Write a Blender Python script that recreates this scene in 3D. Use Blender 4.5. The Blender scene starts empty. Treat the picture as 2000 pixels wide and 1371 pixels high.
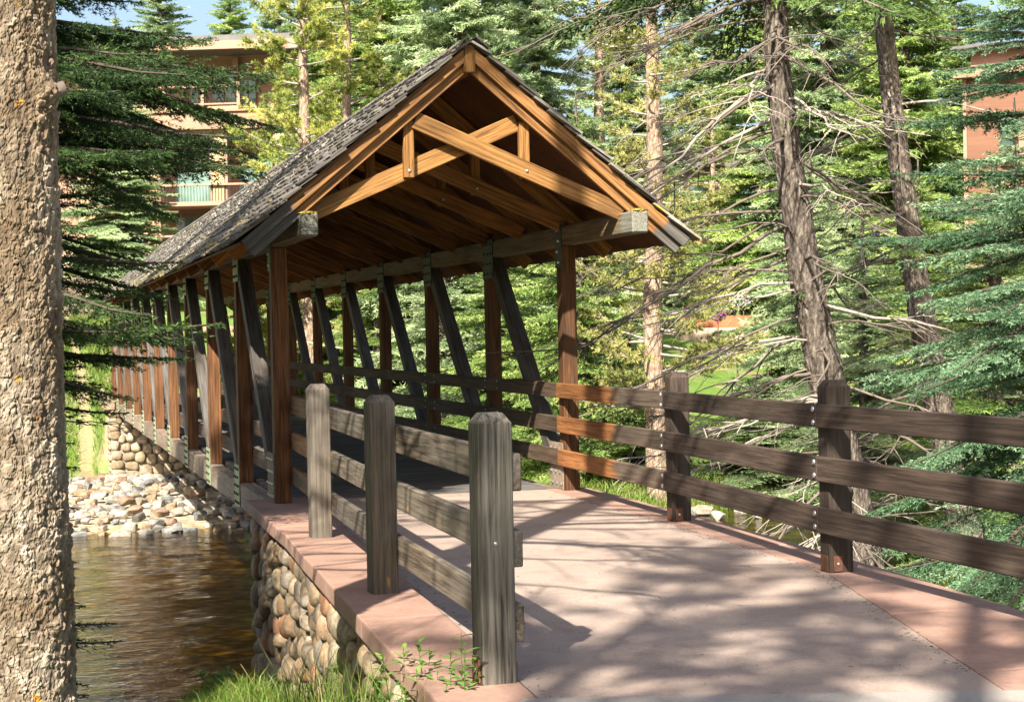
import bpy, bmesh, math, random
import numpy as np
from mathutils import Vector, Matrix

random.seed(7)
RNG = np.random.default_rng(11)
SC = bpy.context.scene
COL = SC.collection
R = math.radians

# ------------------------------------------------------------------ camera
CAM = Vector((-3.8593, -16.783, 1.5249))
FW = Vector((0.26503405, 0.96420604, -0.00797899))
RT = Vector((0.9639837, -0.26514521, -0.02081939))
UP = Vector((0.02218977, 0.00217377, 0.99975141))
FPX = 3495.56
cd = bpy.data.cameras.new('camera')
cam = bpy.data.objects.new('camera', cd)
COL.objects.link(cam)
cd.sensor_width = 36.0
cd.lens = FPX / 2000.0 * 36.0
cd.clip_start = 0.1
cd.clip_end = 3000.0
mw = Matrix.Identity(4)
for i in range(3):
    mw[i][0] = RT[i]; mw[i][1] = UP[i]; mw[i][2] = -FW[i]; mw[i][3] = CAM[i]
cam.matrix_world = mw
SC.camera = cam

# ------------------------------------------------------------------ light
SUN_AZ, SUN_EL = R(31.5), R(38.5)       # light travels towards azimuth SUN_AZ from +Y
world = bpy.data.worlds.new('World')
SC.world = world
world.use_nodes = True
wn = world.node_tree.nodes; wl = world.node_tree.links
sky = wn.new('ShaderNodeTexSky')
sky.sky_type = 'NISHITA'
sky.sun_disc = False
sky.sun_elevation = SUN_EL
sky.sun_rotation = SUN_AZ + math.pi
sky.air_density = 1.0; sky.dust_density = 3.5; sky.ozone_density = 1.0
wl.new(sky.outputs[0], wn['Background'].inputs[0])
wn['Background'].inputs[1].default_value = 0.07
sd = bpy.data.lights.new('sun', 'SUN')
sun = bpy.data.objects.new('sun', sd)
COL.objects.link(sun)
sd.energy = 5.0
sd.angle = R(0.55)
sd.color = (1.0, 0.91, 0.77)
ldir = Vector((math.sin(SUN_AZ) * math.cos(SUN_EL), math.cos(SUN_AZ) * math.cos(SUN_EL), -math.sin(SUN_EL)))
sun.rotation_euler = ldir.to_track_quat('-Z', 'Y').to_euler()
SC.view_settings.view_transform = 'Standard'
SC.view_settings.look = 'None'
SC.view_settings.exposure = 1.75
SC.view_settings.gamma = 1.0
SC.view_settings.use_curve_mapping = False
SC.render.engine = 'CYCLES'
SC.cycles.use_denoising = True
SC.cycles.max_bounces = 8
SC.cycles.transparent_max_bounces = 16
SC.cycles.sample_clamp_indirect = 8.0

# ------------------------------------------------------------------ helpers
def at(px, py, depth):
    """point of the photograph (2000 px wide) at a camera depth in metres"""
    return CAM + FW * depth + RT * ((px - 1000) / FPX * depth) - UP * ((py - 685.5) / FPX * depth)

def on_plane(px, py, axis, v):
    d = FW + RT * ((px - 1000) / FPX) - UP * ((py - 685.5) / FPX)
    return CAM + d * ((v - CAM[axis]) / d[axis])

def mesh_np(name, verts, faces, smooth=False, attrs=None):
    verts = np.asarray(verts, dtype=np.float32).reshape(-1, 3)
    faces = np.asarray(faces, dtype=np.int32)
    k = faces.shape[1]
    me = bpy.data.meshes.new(name)
    me.vertices.add(len(verts)); me.vertices.foreach_set('co', verts.ravel())
    me.loops.add(faces.size); me.loops.foreach_set('vertex_index', faces.ravel())
    me.polygons.add(len(faces))
    me.polygons.foreach_set('loop_start', np.arange(0, faces.size, k, dtype=np.int32))
    me.polygons.foreach_set('loop_total', np.full(len(faces), k, dtype=np.int32))
    me.polygons.foreach_set('use_smooth', np.full(len(faces), smooth, dtype=bool))
    if attrs:
        for an, av in attrs.items():
            a = me.attributes.new(an, 'FLOAT', 'POINT')
            a.data.foreach_set('value', np.asarray(av, dtype=np.float32))
    me.update(calc_edges=True)
    return me

def new_obj(name, me, mat=None, parent=None, loc=None, mtx=None):
    o = bpy.data.objects.new(name, me)
    COL.objects.link(o)
    if mat is not None and me is not None and len(me.materials) == 0:
        me.materials.append(mat)
    if mtx is not None:
        o.matrix_world = mtx
    elif loc is not None:
        o.location = loc
    if parent is not None:
        o.parent = parent
        o.matrix_parent_inverse = Matrix.Translation(parent.location).inverted()
    return o

def tag(o, label, cat, group=None):
    o['label'] = label; o['category'] = cat
    if group: o['group'] = group
    return o

def thing(name, loc, label, cat, group=None):
    e = bpy.data.objects.new(name, None)
    COL.objects.link(e)
    e.location = loc
    e.empty_display_size = 0.2
    return tag(e, label, cat, group)

def structure(o):
    o['kind'] = 'structure'
    return o

_boxes = {}
def box_mesh(L, W, H, bev=0.006):
    """chamfered box, X from 0 to L, Y and Z centred"""
    key = (round(L, 3), round(W, 3), round(H, 3), bev)
    if key in _boxes: return _boxes[key].copy() if False else _boxes[key]
    bm = bmesh.new()
    bmesh.ops.create_cube(bm, size=1.0)
    for v in bm.verts:
        v.co = Vector(((v.co.x + 0.5) * L, v.co.y * W, v.co.z * H))
    if bev > 0:
        bmesh.ops.bevel(bm, geom=list(bm.edges), offset=min(bev, 0.3 * min(L, W, H)), segments=1, affect='EDGES', profile=0.5)
    me = bpy.data.meshes.new('timber')
    bm.to_mesh(me); bm.free()
    _boxes[key] = me
    return me

_matbox = {}
def boxm(L, W, H, mat, bev=0.006):
    key = (round(L, 3), round(W, 3), round(H, 3), bev, mat.name)
    if key not in _matbox:
        me = box_mesh(L, W, H, bev).copy()
        me.materials.append(mat)
        _matbox[key] = me
    return _matbox[key]

def frame(p0, p1, up=(0, 0, 1)):
    x = (Vector(p1) - Vector(p0)).normalized()
    z = Vector(up)
    y = z.cross(x).normalized()
    z = x.cross(y)
    m = Matrix.Identity(4)
    for i in range(3):
        m[i][0] = x[i]; m[i][1] = y[i]; m[i][2] = z[i]; m[i][3] = p0[i]
    return m

def beam(name, p0, p1, w, h, mat, parent=None, up=(0, 0, 1), bev=0.006):
    """timber along p0-p1, centre line; w across, h along up"""
    L = (Vector(p1) - Vector(p0)).length
    return new_obj(name, boxm(L, w, h, mat, bev), None, parent, mtx=frame(p0, p1, up))

def block(name, x0, x1, y0, y1, z0, z1, mat, parent=None, bev=0.006, long='x'):
    """axis-aligned block, grain along the axis named in long"""
    cx, cy, cz = (x0 + x1) / 2, (y0 + y1) / 2, (z0 + z1) / 2
    if long == 'x': return beam(name, (x0, cy, cz), (x1, cy, cz), y1 - y0, z1 - z0, mat, parent, bev=bev)
    if long == 'y': return beam(name, (cx, y0, cz), (cx, y1, cz), x1 - x0, z1 - z0, mat, parent, bev=bev)
    return beam(name, (cx, cy, z0), (cx, cy, z1), y1 - y0, x1 - x0, mat, parent, up=(1, 0, 0), bev=bev)

def tube(pts, rads, n=6):
    """verts, quads of a tube through pts"""
    pts = np.asarray(pts, float); rads = np.asarray(rads, float)
    t = np.gradient(pts, axis=0); t /= np.linalg.norm(t, axis=1)[:, None] + 1e-9
    ref = np.where(np.abs(t[:, 2:3]) > 0.9, np.array([[1.0, 0, 0]]), np.array([[0, 0, 1.0]]))
    a = np.cross(t, ref); a /= np.linalg.norm(a, axis=1)[:, None] + 1e-9
    b = np.cross(t, a)
    th = np.linspace(0, 2 * np.pi, n, endpoint=False)
    V = pts[:, None, :] + rads[:, None, None] * (np.cos(th)[None, :, None] * a[:, None, :] + np.sin(th)[None, :, None] * b[:, None, :])
    m = len(pts)
    i, j = np.meshgrid(np.arange(m - 1), np.arange(n), indexing='ij')
    F = np.stack([i * n + j, i * n + (j + 1) % n, (i + 1) * n + (j + 1) % n, (i + 1) * n + j], -1).reshape(-1, 4)
    return V.reshape(-1, 3), F

def join(parts):
    vs, fs, o = [], [], 0
    for v, f in parts:
        vs.append(v); fs.append(f + o); o += len(v)
    return np.concatenate(vs), np.concatenate(fs)

def hash2(i, j, s=0):
    h = (i.astype(np.int64) * 374761393 + j.astype(np.int64) * 668265263 + s * 974634777) & 0x7fffffff
    h = ((h ^ (h >> 13)) * 1274126177) & 0x7fffffff
    return ((h ^ (h >> 16)) & 0xffff) / 65535.0

def vnoise(x, y, s=0):
    xi, yi = np.floor(x), np.floor(y)
    fx, fy = x - xi, y - yi
    fx = fx * fx * (3 - 2 * fx); fy = fy * fy * (3 - 2 * fy)
    xi = xi.astype(np.int64); yi = yi.astype(np.int64)
    a = hash2(xi, yi, s); b = hash2(xi + 1, yi, s); c = hash2(xi, yi + 1, s); d = hash2(xi + 1, yi + 1, s)
    return (a * (1 - fx) + b * fx) * (1 - fy) + (c * (1 - fx) + d * fx) * fy - 0.5

def fbm(x, y, s=0, oct=4):
    r = 0; a = 1.0
    for k in range(oct):
        r = r + a * vnoise(x * 2 ** k, y * 2 ** k, s + k); a *= 0.5
    return r

def smooth(a, b, x):
    t = np.clip((x - a) / (b - a), 0, 1)
    return t * t * (3 - 2 * t)

# ------------------------------------------------------------------ materials
def mat_new(name):
    m = bpy.data.materials.new(name); m.use_nodes = True
    nt = m.node_tree
    return m, nt.nodes, nt.links, nt.nodes['Principled BSDF']

def N(nodes, t, **kw):
    n = nodes.new(t)
    for k, v in kw.items():
        if k.startswith('i_'):
            n.inputs[k[2:].replace('_', ' ')].default_value = v
        else:
            setattr(n, k, v)
    return n

def ramp(nodes, stops, interp='LINEAR'):
    n = nodes.new('ShaderNodeValToRGB')
    cr = n.color_ramp; cr.interpolation = interp
    while len(cr.elements) < len(stops): cr.elements.new(0.5)
    for e, (p, c) in zip(cr.elements, stops):
        e.position = p; e.color = (*c, 1) if len(c) == 3 else c
    return n

def mixc(nodes, links, fac, a, b, blend='MIX'):
    n = nodes.new('ShaderNodeMix'); n.data_type = 'RGBA'; n.blend_type = blend; n.clamp_factor = True
    for s, v in ((n.inputs[0], fac), (n.inputs[6], a), (n.inputs[7], b)):
        if isinstance(v, (int, float)): s.default_value = v
        elif isinstance(v, tuple): s.default_value = (*v, 1)
        else: links.new(v, s)
    return n.outputs[2]

def mapped(nodes, links, scale, rand=True, coord='Object'):
    tc = nodes.new('ShaderNodeTexCoord')
    mp = nodes.new('ShaderNodeMapping')
    mp.inputs['Scale'].default_value = scale
    links.new(tc.outputs[coord], mp.inputs[0])
    if rand:
        oi = nodes.new('ShaderNodeObjectInfo')
        cb = nodes.new('ShaderNodeVectorMath'); cb.operation = 'SCALE'
        cb.inputs[0].default_value = (37.0, 51.0, 23.0)
        links.new(oi.outputs['Random'], cb.inputs['Scale'])
        links.new(cb.outputs[0], mp.inputs['Location'])
    return mp.outputs[0]

def noise(nodes, links, vec, scale, detail=4, rough=0.6, dist=0.0):
    n = nodes.new('ShaderNodeTexNoise')
    n.inputs['Scale'].default_value = scale; n.inputs['Detail'].default_value = detail
    n.inputs['Roughness'].default_value = rough; n.inputs['Distortion'].default_value = dist
    if vec is not None: links.new(vec, n.inputs['Vector'])
    return n.outputs['Fac']

def bump(nodes, links, h, strength, dist, normal=None):
    b = nodes.new('ShaderNodeBump')
    b.inputs['Strength'].default_value = strength; b.inputs['Distance'].default_value = dist
    links.new(h, b.inputs['Height'])
    if normal is not None: links.new(normal, b.inputs['Normal'])
    return b.outputs[0]

def wood(name, light, dark, wear=None, wear_lo=0.5, wear_hi=0.7, rough=0.75, grain=1.0, patch=None, spec=0.25, moss=None, bstr=0.55, endwear=None):
    sc_ = lambda t: None if t is None else tuple(v * 0.82 for v in t)
    light, dark, wear, patch, moss = map(sc_, (light, dark, wear, patch, moss))
    m, n, l, p = mat_new(name)
    g = mapped(n, l, (1.8 * grain, 52 * grain, 52 * grain))
    f1 = noise(n, l, g, 1.0, 6, 0.62, 0.6)
    r1 = ramp(n, [(0.36, dark), (0.63, light)])
    l.new(f1, r1.inputs[0])
    g2 = mapped(n, l, (0.7, 3.0, 3.0))
    f2 = noise(n, l, g2, 1.6, 4, 0.6)
    r2 = ramp(n, [(0.25, (0.55, 0.55, 0.55)), (0.75, (1.25, 1.25, 1.25))])
    l.new(f2, r2.inputs[0])
    c = mixc(n, l, 1.0, r1.outputs[0], r2.outputs[0], 'MULTIPLY')
    if wear is not None:
        g3 = mapped(n, l, (0.55, 2.2, 2.2))
        f3 = noise(n, l, g3, 1.3, 5, 0.65)
        r3 = ramp(n, [(wear_lo, (0, 0, 0)), (wear_hi, (1, 1, 1))]); l.new(f3, r3.inputs[0])
        wg = ramp(n, [(0.3, tuple(v * 0.45 for v in wear)), (0.7, wear)]); l.new(f1, wg.inputs[0])
        c = mixc(n, l, r3.outputs[0], c, wg.outputs[0])
    if endwear is not None:
        sg, x0, wd, ec = endwear; ec = sc_(ec)
        tcx = n.new('ShaderNodeTexCoord'); sep = n.new('ShaderNodeSeparateXYZ'); l.new(tcx.outputs['Object'], sep.inputs[0])
        fe = noise(n, l, mapped(n, l, (1.5, 9, 9)), 2.0, 4, 0.6)
        ma = n.new('ShaderNodeMath'); ma.operation = 'MULTIPLY_ADD'; ma.inputs[1].default_value = wd * 2.2; l.new(fe, ma.inputs[0]); l.new(sep.outputs[0], ma.inputs[2])
        mr = n.new('ShaderNodeMapRange'); mr.inputs[1].default_value = x0 + wd * 1.1 - sg * wd * 0.35; mr.inputs[2].default_value = x0 + wd * 1.1 + sg * wd * 0.35
        l.new(ma.outputs[0], mr.inputs[0])
        eg = ramp(n, [(0.36, tuple(v * 0.45 for v in ec)), (0.63, ec)]); l.new(f1, eg.inputs[0])
        c = mixc(n, l, mr.outputs[0], c, eg.outputs[0])
    if patch is not None:
        g4 = mapped(n, l, (1.2, 3.0, 3.0))
        f4 = noise(n, l, g4, 1.7, 3, 0.5)
        r4 = ramp(n, [(0.715, (0, 0, 0)), (0.735, (1, 1, 1))]); l.new(f4, r4.inputs[0])
        c = mixc(n, l, r4.outputs[0], c, patch)
    if moss is not None:
        g5 = mapped(n, l, (6, 6, 6))
        f5 = noise(n, l, g5, 1.0, 6, 0.7)
        r5 = ramp(n, [(0.56, (0, 0, 0)), (0.64, (1, 1, 1))]); l.new(f5, r5.inputs[0])
        c = mixc(n, l, r5.outputs[0], c, moss)
    oi = n.new('ShaderNodeObjectInfo')
    rr = ramp(n, [(0, (0.78, 0.78, 0.78)), (1, (1.18, 1.18, 1.18))]); l.new(oi.outputs['Random'], rr.inputs[0])
    c = mixc(n, l, 1.0, c, rr.outputs[0], 'MULTIPLY')
    l.new(c, p.inputs['Base Color'])
    p.inputs['Roughness'].default_value = rough
    p.inputs['Specular IOR Level'].default_value = spec
    # long drying cracks
    g6 = mapped(n, l, (0.9, 14, 14))
    f6 = noise(n, l, g6, 1.0, 2, 0.5)
    b1 = bump(n, l, f1, bstr, 0.006)
    l.new(bump(n, l, f6, 0.4, 0.01, b1), p.inputs['Normal'])
    return m

def stone_mat(name, stops, rough=0.8, fine=30.0, bstr=0.5):
    m, n, l, p = mat_new(name)
    stops = [(a, tuple(v * 0.70 for v in c)) for a, c in stops]
    oi = n.new('ShaderNodeObjectInfo')
    rr = ramp(n, stops, 'LINEAR'); l.new(oi.outputs['Random'], rr.inputs[0])
    v = mapped(n, l, (1, 1, 1))
    f1 = noise(n, l, v, fine * 0.12, 5, 0.65)
    r1 = ramp(n, [(0.3, (0.62, 0.58, 0.52)), (0.72, (1.2, 1.18, 1.15))]); l.new(f1, r1.inputs[0])
    c = mixc(n, l, 1.0, rr.outputs[0], r1.outputs[0], 'MULTIPLY')
    f2 = noise(n, l, v, fine, 6, 0.7)
    r2 = ramp(n, [(0.35, (0.75, 0.75, 0.75)), (0.65, (1.1, 1.1, 1.1))]); l.new(f2, r2.inputs[0])
    c = mixc(n, l, 1.0, c, r2.outputs[0], 'MULTIPLY')
    ge = n.new('ShaderNodeNewGeometry')
    f3 = noise(n, l, ge.outputs['Position'], 2.6, 6, 0.72, 0.5)
    r3 = ramp(n, [(0.42, (0.42, 0.38, 0.31)), (0.56, (1, 1, 1))]); l.new(f3, r3.inputs[0])
    c = mixc(n, l, 0.75, c, mixc(n, l, 1.0, c, r3.outputs[0], 'MULTIPLY'))
    l.new(c, p.inputs['Base Color'])
    p.inputs['Roughness'].default_value = rough
    p.inputs['Specular IOR Level'].default_value = 0.3
    l.new(bump(n, l, f2, bstr, 0.01), p.inputs['Normal'])
    return m

def plain(name, col, rough=0.7, var=0.25, scale=3.0, metal=0.0, bstr=0.2, spec=0.3, stretch=(1, 1, 1), bscale=6.0, coord='Object'):
    m, n, l, p = mat_new(name)
    col = tuple(c * 0.78 for c in col) if metal < 0.1 else col
    v = mapped(n, l, stretch, rand=(coord == 'Object'), coord=coord)
    f1 = noise(n, l, v, scale, 5, 0.65)
    r1 = ramp(n, [(0.3, tuple(c * (1 - var) for c in col)), (0.7, tuple(min(1, c * (1 + var)) for c in col))]); l.new(f1, r1.inputs[0])
    f2 = noise(n, l, v, scale * bscale, 5, 0.7)
    r2 = ramp(n, [(0.3, (0.82, 0.82, 0.82)), (0.7, (1.1, 1.1, 1.1))]); l.new(f2, r2.inputs[0])
    c = mixc(n, l, 1.0, r1.outputs[0], r2.outputs[0], 'MULTIPLY')
    l.new(c, p.inputs['Base Color'])
    p.inputs['Roughness'].default_value = rough; p.inputs['Metallic'].default_value = metal
    p.inputs['Specular IOR Level'].default_value = spec
    if bstr: l.new(bump(n, l, f2, bstr, 0.01), p.inputs['Normal'])
    return m

def leaf(name, a, b, tip=None, trans=0.35, rough=0.55):
    """foliage: colour between a and b by the clump's own tint, young tips lighter"""
    m, n, l, p = mat_new(name)
    at1 = n.new('ShaderNodeAttribute'); at1.attribute_name = 'tint'
    r1 = ramp(n, [(0.0, a), (1.0, b)] if tip is None else [(0.0, a), (0.6, b), (1.0, tip)])
    l.new(at1.outputs['Fac'], r1.inputs[0])
    v = mapped(n, l, (1, 1, 1))
    f = noise(n, l, v, 0.9, 3, 0.6)
    r2 = ramp(n, [(0.3, (0.78, 0.78, 0.72)), (0.7, (1.22, 1.18, 1.08))]); l.new(f, r2.inputs[0])
    c = mixc(n, l, 1.0, r1.outputs[0], r2.outputs[0], 'MULTIPLY')
    l.new(c, p.inputs['Base Color'])
    p.inputs['Roughness'].default_value = rough
    p.inputs['Specular IOR Level'].default_value = 0.35
    tr = n.new('ShaderNodeBsdfTranslucent'); l.new(c, tr.inputs[0])
    mx = n.new('ShaderNodeMixShader'); mx.inputs[0].default_value = trans
    l.new(p.outputs[0], mx.inputs[1]); l.new(tr.outputs[0], mx.inputs[2])
    l.new(mx.outputs[0], n['Material Output'].inputs[0])
    return m

M = {}
M['post'] = wood('stained_brown_timber', (0.19, 0.085, 0.033), (0.050, 0.022, 0.010), wear=(0.085, 0.052, 0.034), wear_lo=0.55, wear_hi=0.75)
M['gable'] = wood('gable_timber', (0.41, 0.21, 0.062), (0.12, 0.052, 0.016), wear=(0.15, 0.085, 0.042), wear_lo=0.54, wear_hi=0.72)
M['rafter'] = wood('rafter_timber', (0.42, 0.185, 0.052), (0.14, 0.056, 0.016), wear=(0.15, 0.075, 0.034), wear_lo=0.56, wear_hi=0.74)
M['beam'] = wood('weathered_beam_timber', (0.22, 0.15, 0.08), (0.085, 0.052, 0.028), wear=(0.20, 0.17, 0.11), wear_lo=0.45, wear_hi=0.7)
M['beam_first'] = wood('weathered_tip_beam', (0.22, 0.15, 0.08), (0.085, 0.052, 0.028), wear=(0.20, 0.17, 0.11), wear_lo=0.45, wear_hi=0.7, endwear=(-1, 0.30, 0.10, (0.22, 0.22, 0.18)))
M['barge_l'] = wood('barge_board_dark_foot', (0.36, 0.18, 0.062), (0.10, 0.043, 0.016), wear=(0.13, 0.075, 0.042), wear_lo=0.54, wear_hi=0.72, endwear=(1, 2.0, 0.12, (0.10, 0.095, 0.09)))
M['barge_r'] = wood('barge_board_grey_foot', (0.36, 0.18, 0.062), (0.10, 0.043, 0.016), wear=(0.13, 0.075, 0.042), wear_lo=0.54, wear_hi=0.72, endwear=(1, 2.28, 0.06, (0.13, 0.12, 0.11)))
M['rail_fade'] = wood('orange_rail_fading_dark', (0.40, 0.175, 0.06), (0.17, 0.065, 0.022), wear=(0.15, 0.09, 0.055), wear_lo=0.54, wear_hi=0.64, endwear=(1, 1.85, 0.30, (0.155, 0.118, 0.09)))
M['rail_fade_l'] = wood('orange_rail_fading_grey', (0.40, 0.19, 0.07), (0.17, 0.07, 0.025), wear=(0.18, 0.12, 0.07), wear_lo=0.52, wear_hi=0.64, endwear=(1, 2.2, 0.2, (0.25, 0.215, 0.17)))
M['diag'] = wood('grey_brace_timber', (0.13, 0.112, 0.098), (0.045, 0.037, 0.031), wear=(0.19, 0.185, 0.18), wear_lo=0.42, wear_hi=0.7)
M['chord'] = wood('chord_timber', (0.33, 0.25, 0.19), (0.14, 0.095, 0.065), wear=(0.32, 0.28, 0.23), wear_lo=0.45, wear_hi=0.7)
M['deck'] = wood('deck_plank', (0.16, 0.15, 0.14), (0.06, 0.055, 0.052), wear=(0.20, 0.195, 0.185), wear_lo=0.42, wear_hi=0.7)
M['greyfence'] = wood('silvered_fence_timber', (0.165, 0.13, 0.092), (0.036, 0.028, 0.021), wear=(0.215, 0.19, 0.16), wear_lo=0.4, wear_hi=0.68, patch=(0.34, 0.21, 0.07), bstr=0.8)
M['greypost'] = wood('dark_weathered_post', (0.165, 0.155, 0.13), (0.018, 0.017, 0.015), wear=(0.20, 0.18, 0.15), wear_lo=0.48, wear_hi=0.7, patch=(0.40, 0.22, 0.05), bstr=1.0)
M['railin'] = wood('inner_rail_timber', (0.125, 0.085, 0.055), (0.045, 0.03, 0.02), wear=(0.17, 0.135, 0.10), wear_lo=0.5, wear_hi=0.7)
M['railbrown'] = wood('dark_rail_timber', (0.095, 0.067, 0.051), (0.030, 0.022, 0.018), wear=(0.135, 0.105, 0.086), wear_lo=0.5, wear_hi=0.72)
M['railorange'] = wood('orange_stained_rail', (0.42, 0.19, 0.065), (0.19, 0.075, 0.026), wear=(0.12, 0.08, 0.055), wear_lo=0.52, wear_hi=0.64)
M['shingle'] = wood('weathered_shake', (0.15, 0.135, 0.12), (0.036, 0.031, 0.027), wear=(0.28, 0.265, 0.25), wear_lo=0.45, wear_hi=0.72, bstr=0.8)
M['shingle_moss'] = wood('mossy_shake', (0.20, 0.17, 0.13), (0.06, 0.05, 0.04), moss=(0.40, 0.31, 0.04))
M['soffit'] = wood('roof_boarding', (0.22, 0.09, 0.028), (0.095, 0.036, 0.012))
M['plate'] = plain('patinated_steel', (0.27, 0.32, 0.20), rough=0.6, var=0.25, scale=5, metal=0.25)
M['darkplate'] = plain('dark_steel', (0.045, 0.055, 0.05), rough=0.55, var=0.3, scale=5, metal=0.4)
M['bolt'] = plain('galvanised_bolt', (0.50, 0.51, 0.53), rough=0.35, var=0.15, metal=0.85, bstr=0)
M['darkbolt'] = plain('dark_bolt', (0.05, 0.05, 0.045), rough=0.5, metal=0.5, bstr=0)
M['rust'] = plain('rusty_steel', (0.14, 0.065, 0.04), rough=0.7, var=0.4, scale=12, metal=0.3)
M['concrete'] = plain('pink_concrete', (0.37, 0.30, 0.27), rough=0.85, var=0.10, scale=0.9, bstr=0.25, bscale=60, coord='Object')
m, n, l, p = mat_new('worn_pink_concrete')
v = mapped(n, l, (1, 1, 1), rand=False)
f1 = noise(n, l, v, 0.8, 5, 0.6); f2 = noise(n, l, v, 55.0, 4, 0.7); f3 = noise(n, l, v, 4.0, 6, 0.7, 0.8)
r1 = ramp(n, [(0.3, (0.265, 0.208, 0.178)), (0.7, (0.345, 0.28, 0.243))]); l.new(f1, r1.inputs[0])
r2 = ramp(n, [(0.32, (0.80, 0.79, 0.78)), (0.66, (1.10, 1.10, 1.10))]); l.new(f2, r2.inputs[0])
c = mixc(n, l, 1.0, r1.outputs[0], r2.outputs[0], 'MULTIPLY')
r3 = ramp(n, [(0.30, (0.78, 0.76, 0.75)), (0.52, (1.03, 1.02, 1.01))]); l.new(f3, r3.inputs[0])
c = mixc(n, l, 1.0, c, r3.outputs[0], 'MULTIPLY')
vc = n.new('ShaderNodeTexVoronoi'); vc.feature = 'DISTANCE_TO_EDGE'; vc.inputs['Scale'].default_value = 0.42
nd = n.new('ShaderNodeVectorMath'); nd.operation = 'MULTIPLY_ADD'
nz = n.new('ShaderNodeTexNoise'); nz.inputs['Scale'].default_value = 3.0; nz.inputs['Detail'].default_value = 6; l.new(v, nz.inputs['Vector'])
l.new(nz.outputs['Color'], nd.inputs[0]); nd.inputs[1].default_value = (0.55, 0.55, 0.0); l.new(v, nd.inputs[2])
l.new(nd.outputs[0], vc.inputs['Vector'])
rc = ramp(n, [(0.0, (0.45, 0.42, 0.40)), (0.0035, (1, 1, 1))]); l.new(vc.outputs['Distance'], rc.inputs[0])
gate = ramp(n, [(0.56, (0, 0, 0)), (0.62, (1, 1, 1))]); l.new(noise(n, l, v, 0.5, 2, 0.5), gate.inputs[0])
c = mixc(n, l, gate.outputs[0], c, mixc(n, l, 1.0, c, rc.outputs[0], 'MULTIPLY'))
l.new(c, p.inputs['Base Color']); p.inputs['Roughness'].default_value = 0.85; p.inputs['Specular IOR Level'].default_value = 0.25
l.new(bump(n, l, f2, 0.35, 0.004), p.inputs['Normal'])
M['concrete'] = m
M['pavement'] = plain('grey_concrete', (0.36, 0.33, 0.30), rough=0.85, var=0.10, scale=0.9, bstr=0.25, bscale=60)
M['coping'] = plain('red_sandstone', (0.36, 0.225, 0.175), rough=0.8, var=0.20, scale=2.2, bstr=0.3, bscale=14)
M['mortar'] = plain('mortar', (0.30, 0.265, 0.22), rough=0.95, var=0.25, scale=4, bstr=0.6)
M['cobble'] = stone_mat('river_cobble', [(0.0, (0.40, 0.29, 0.18)), (0.18, (0.50, 0.40, 0.28)), (0.34, (0.30, 0.25, 0.19)), (0.5, (0.47, 0.37, 0.25)), (0.62, (0.42, 0.22, 0.12)), (0.74, (0.54, 0.46, 0.35)), (0.88, (0.29, 0.27, 0.24)), (1.0, (0.48, 0.34, 0.20))], rough=0.7)
M['farcobble'] = stone_mat('tan_cobble', [(0.0, (0.44, 0.36, 0.25)), (0.3, (0.52, 0.44, 0.33)), (0.6, (0.42, 0.34, 0.25)), (1.0, (0.55, 0.48, 0.37))], fine=22)
M['moss'] = plain('yellow_moss', (0.36, 0.28, 0.05), rough=0.95, var=0.4, scale=20, bstr=0.6)
M['rock_white'] = stone_mat('pale_rock', [(0, (0.50, 0.47, 0.42)), (1, (0.60, 0.57, 0.51))], fine=14)
M['rock_grey'] = stone_mat('blue_grey_rock', [(0, (0.22, 0.235, 0.25)), (1, (0.33, 0.34, 0.345))], fine=14)
M['rock_tan'] = stone_mat('tan_rock', [(0, (0.42, 0.33, 0.23)), (1, (0.52, 0.42, 0.30))], fine=14)
M['rock_red'] = stone_mat('reddish_rock', [(0, (0.36, 0.25, 0.19)), (1, (0.42, 0.30, 0.23))], fine=14)

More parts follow.
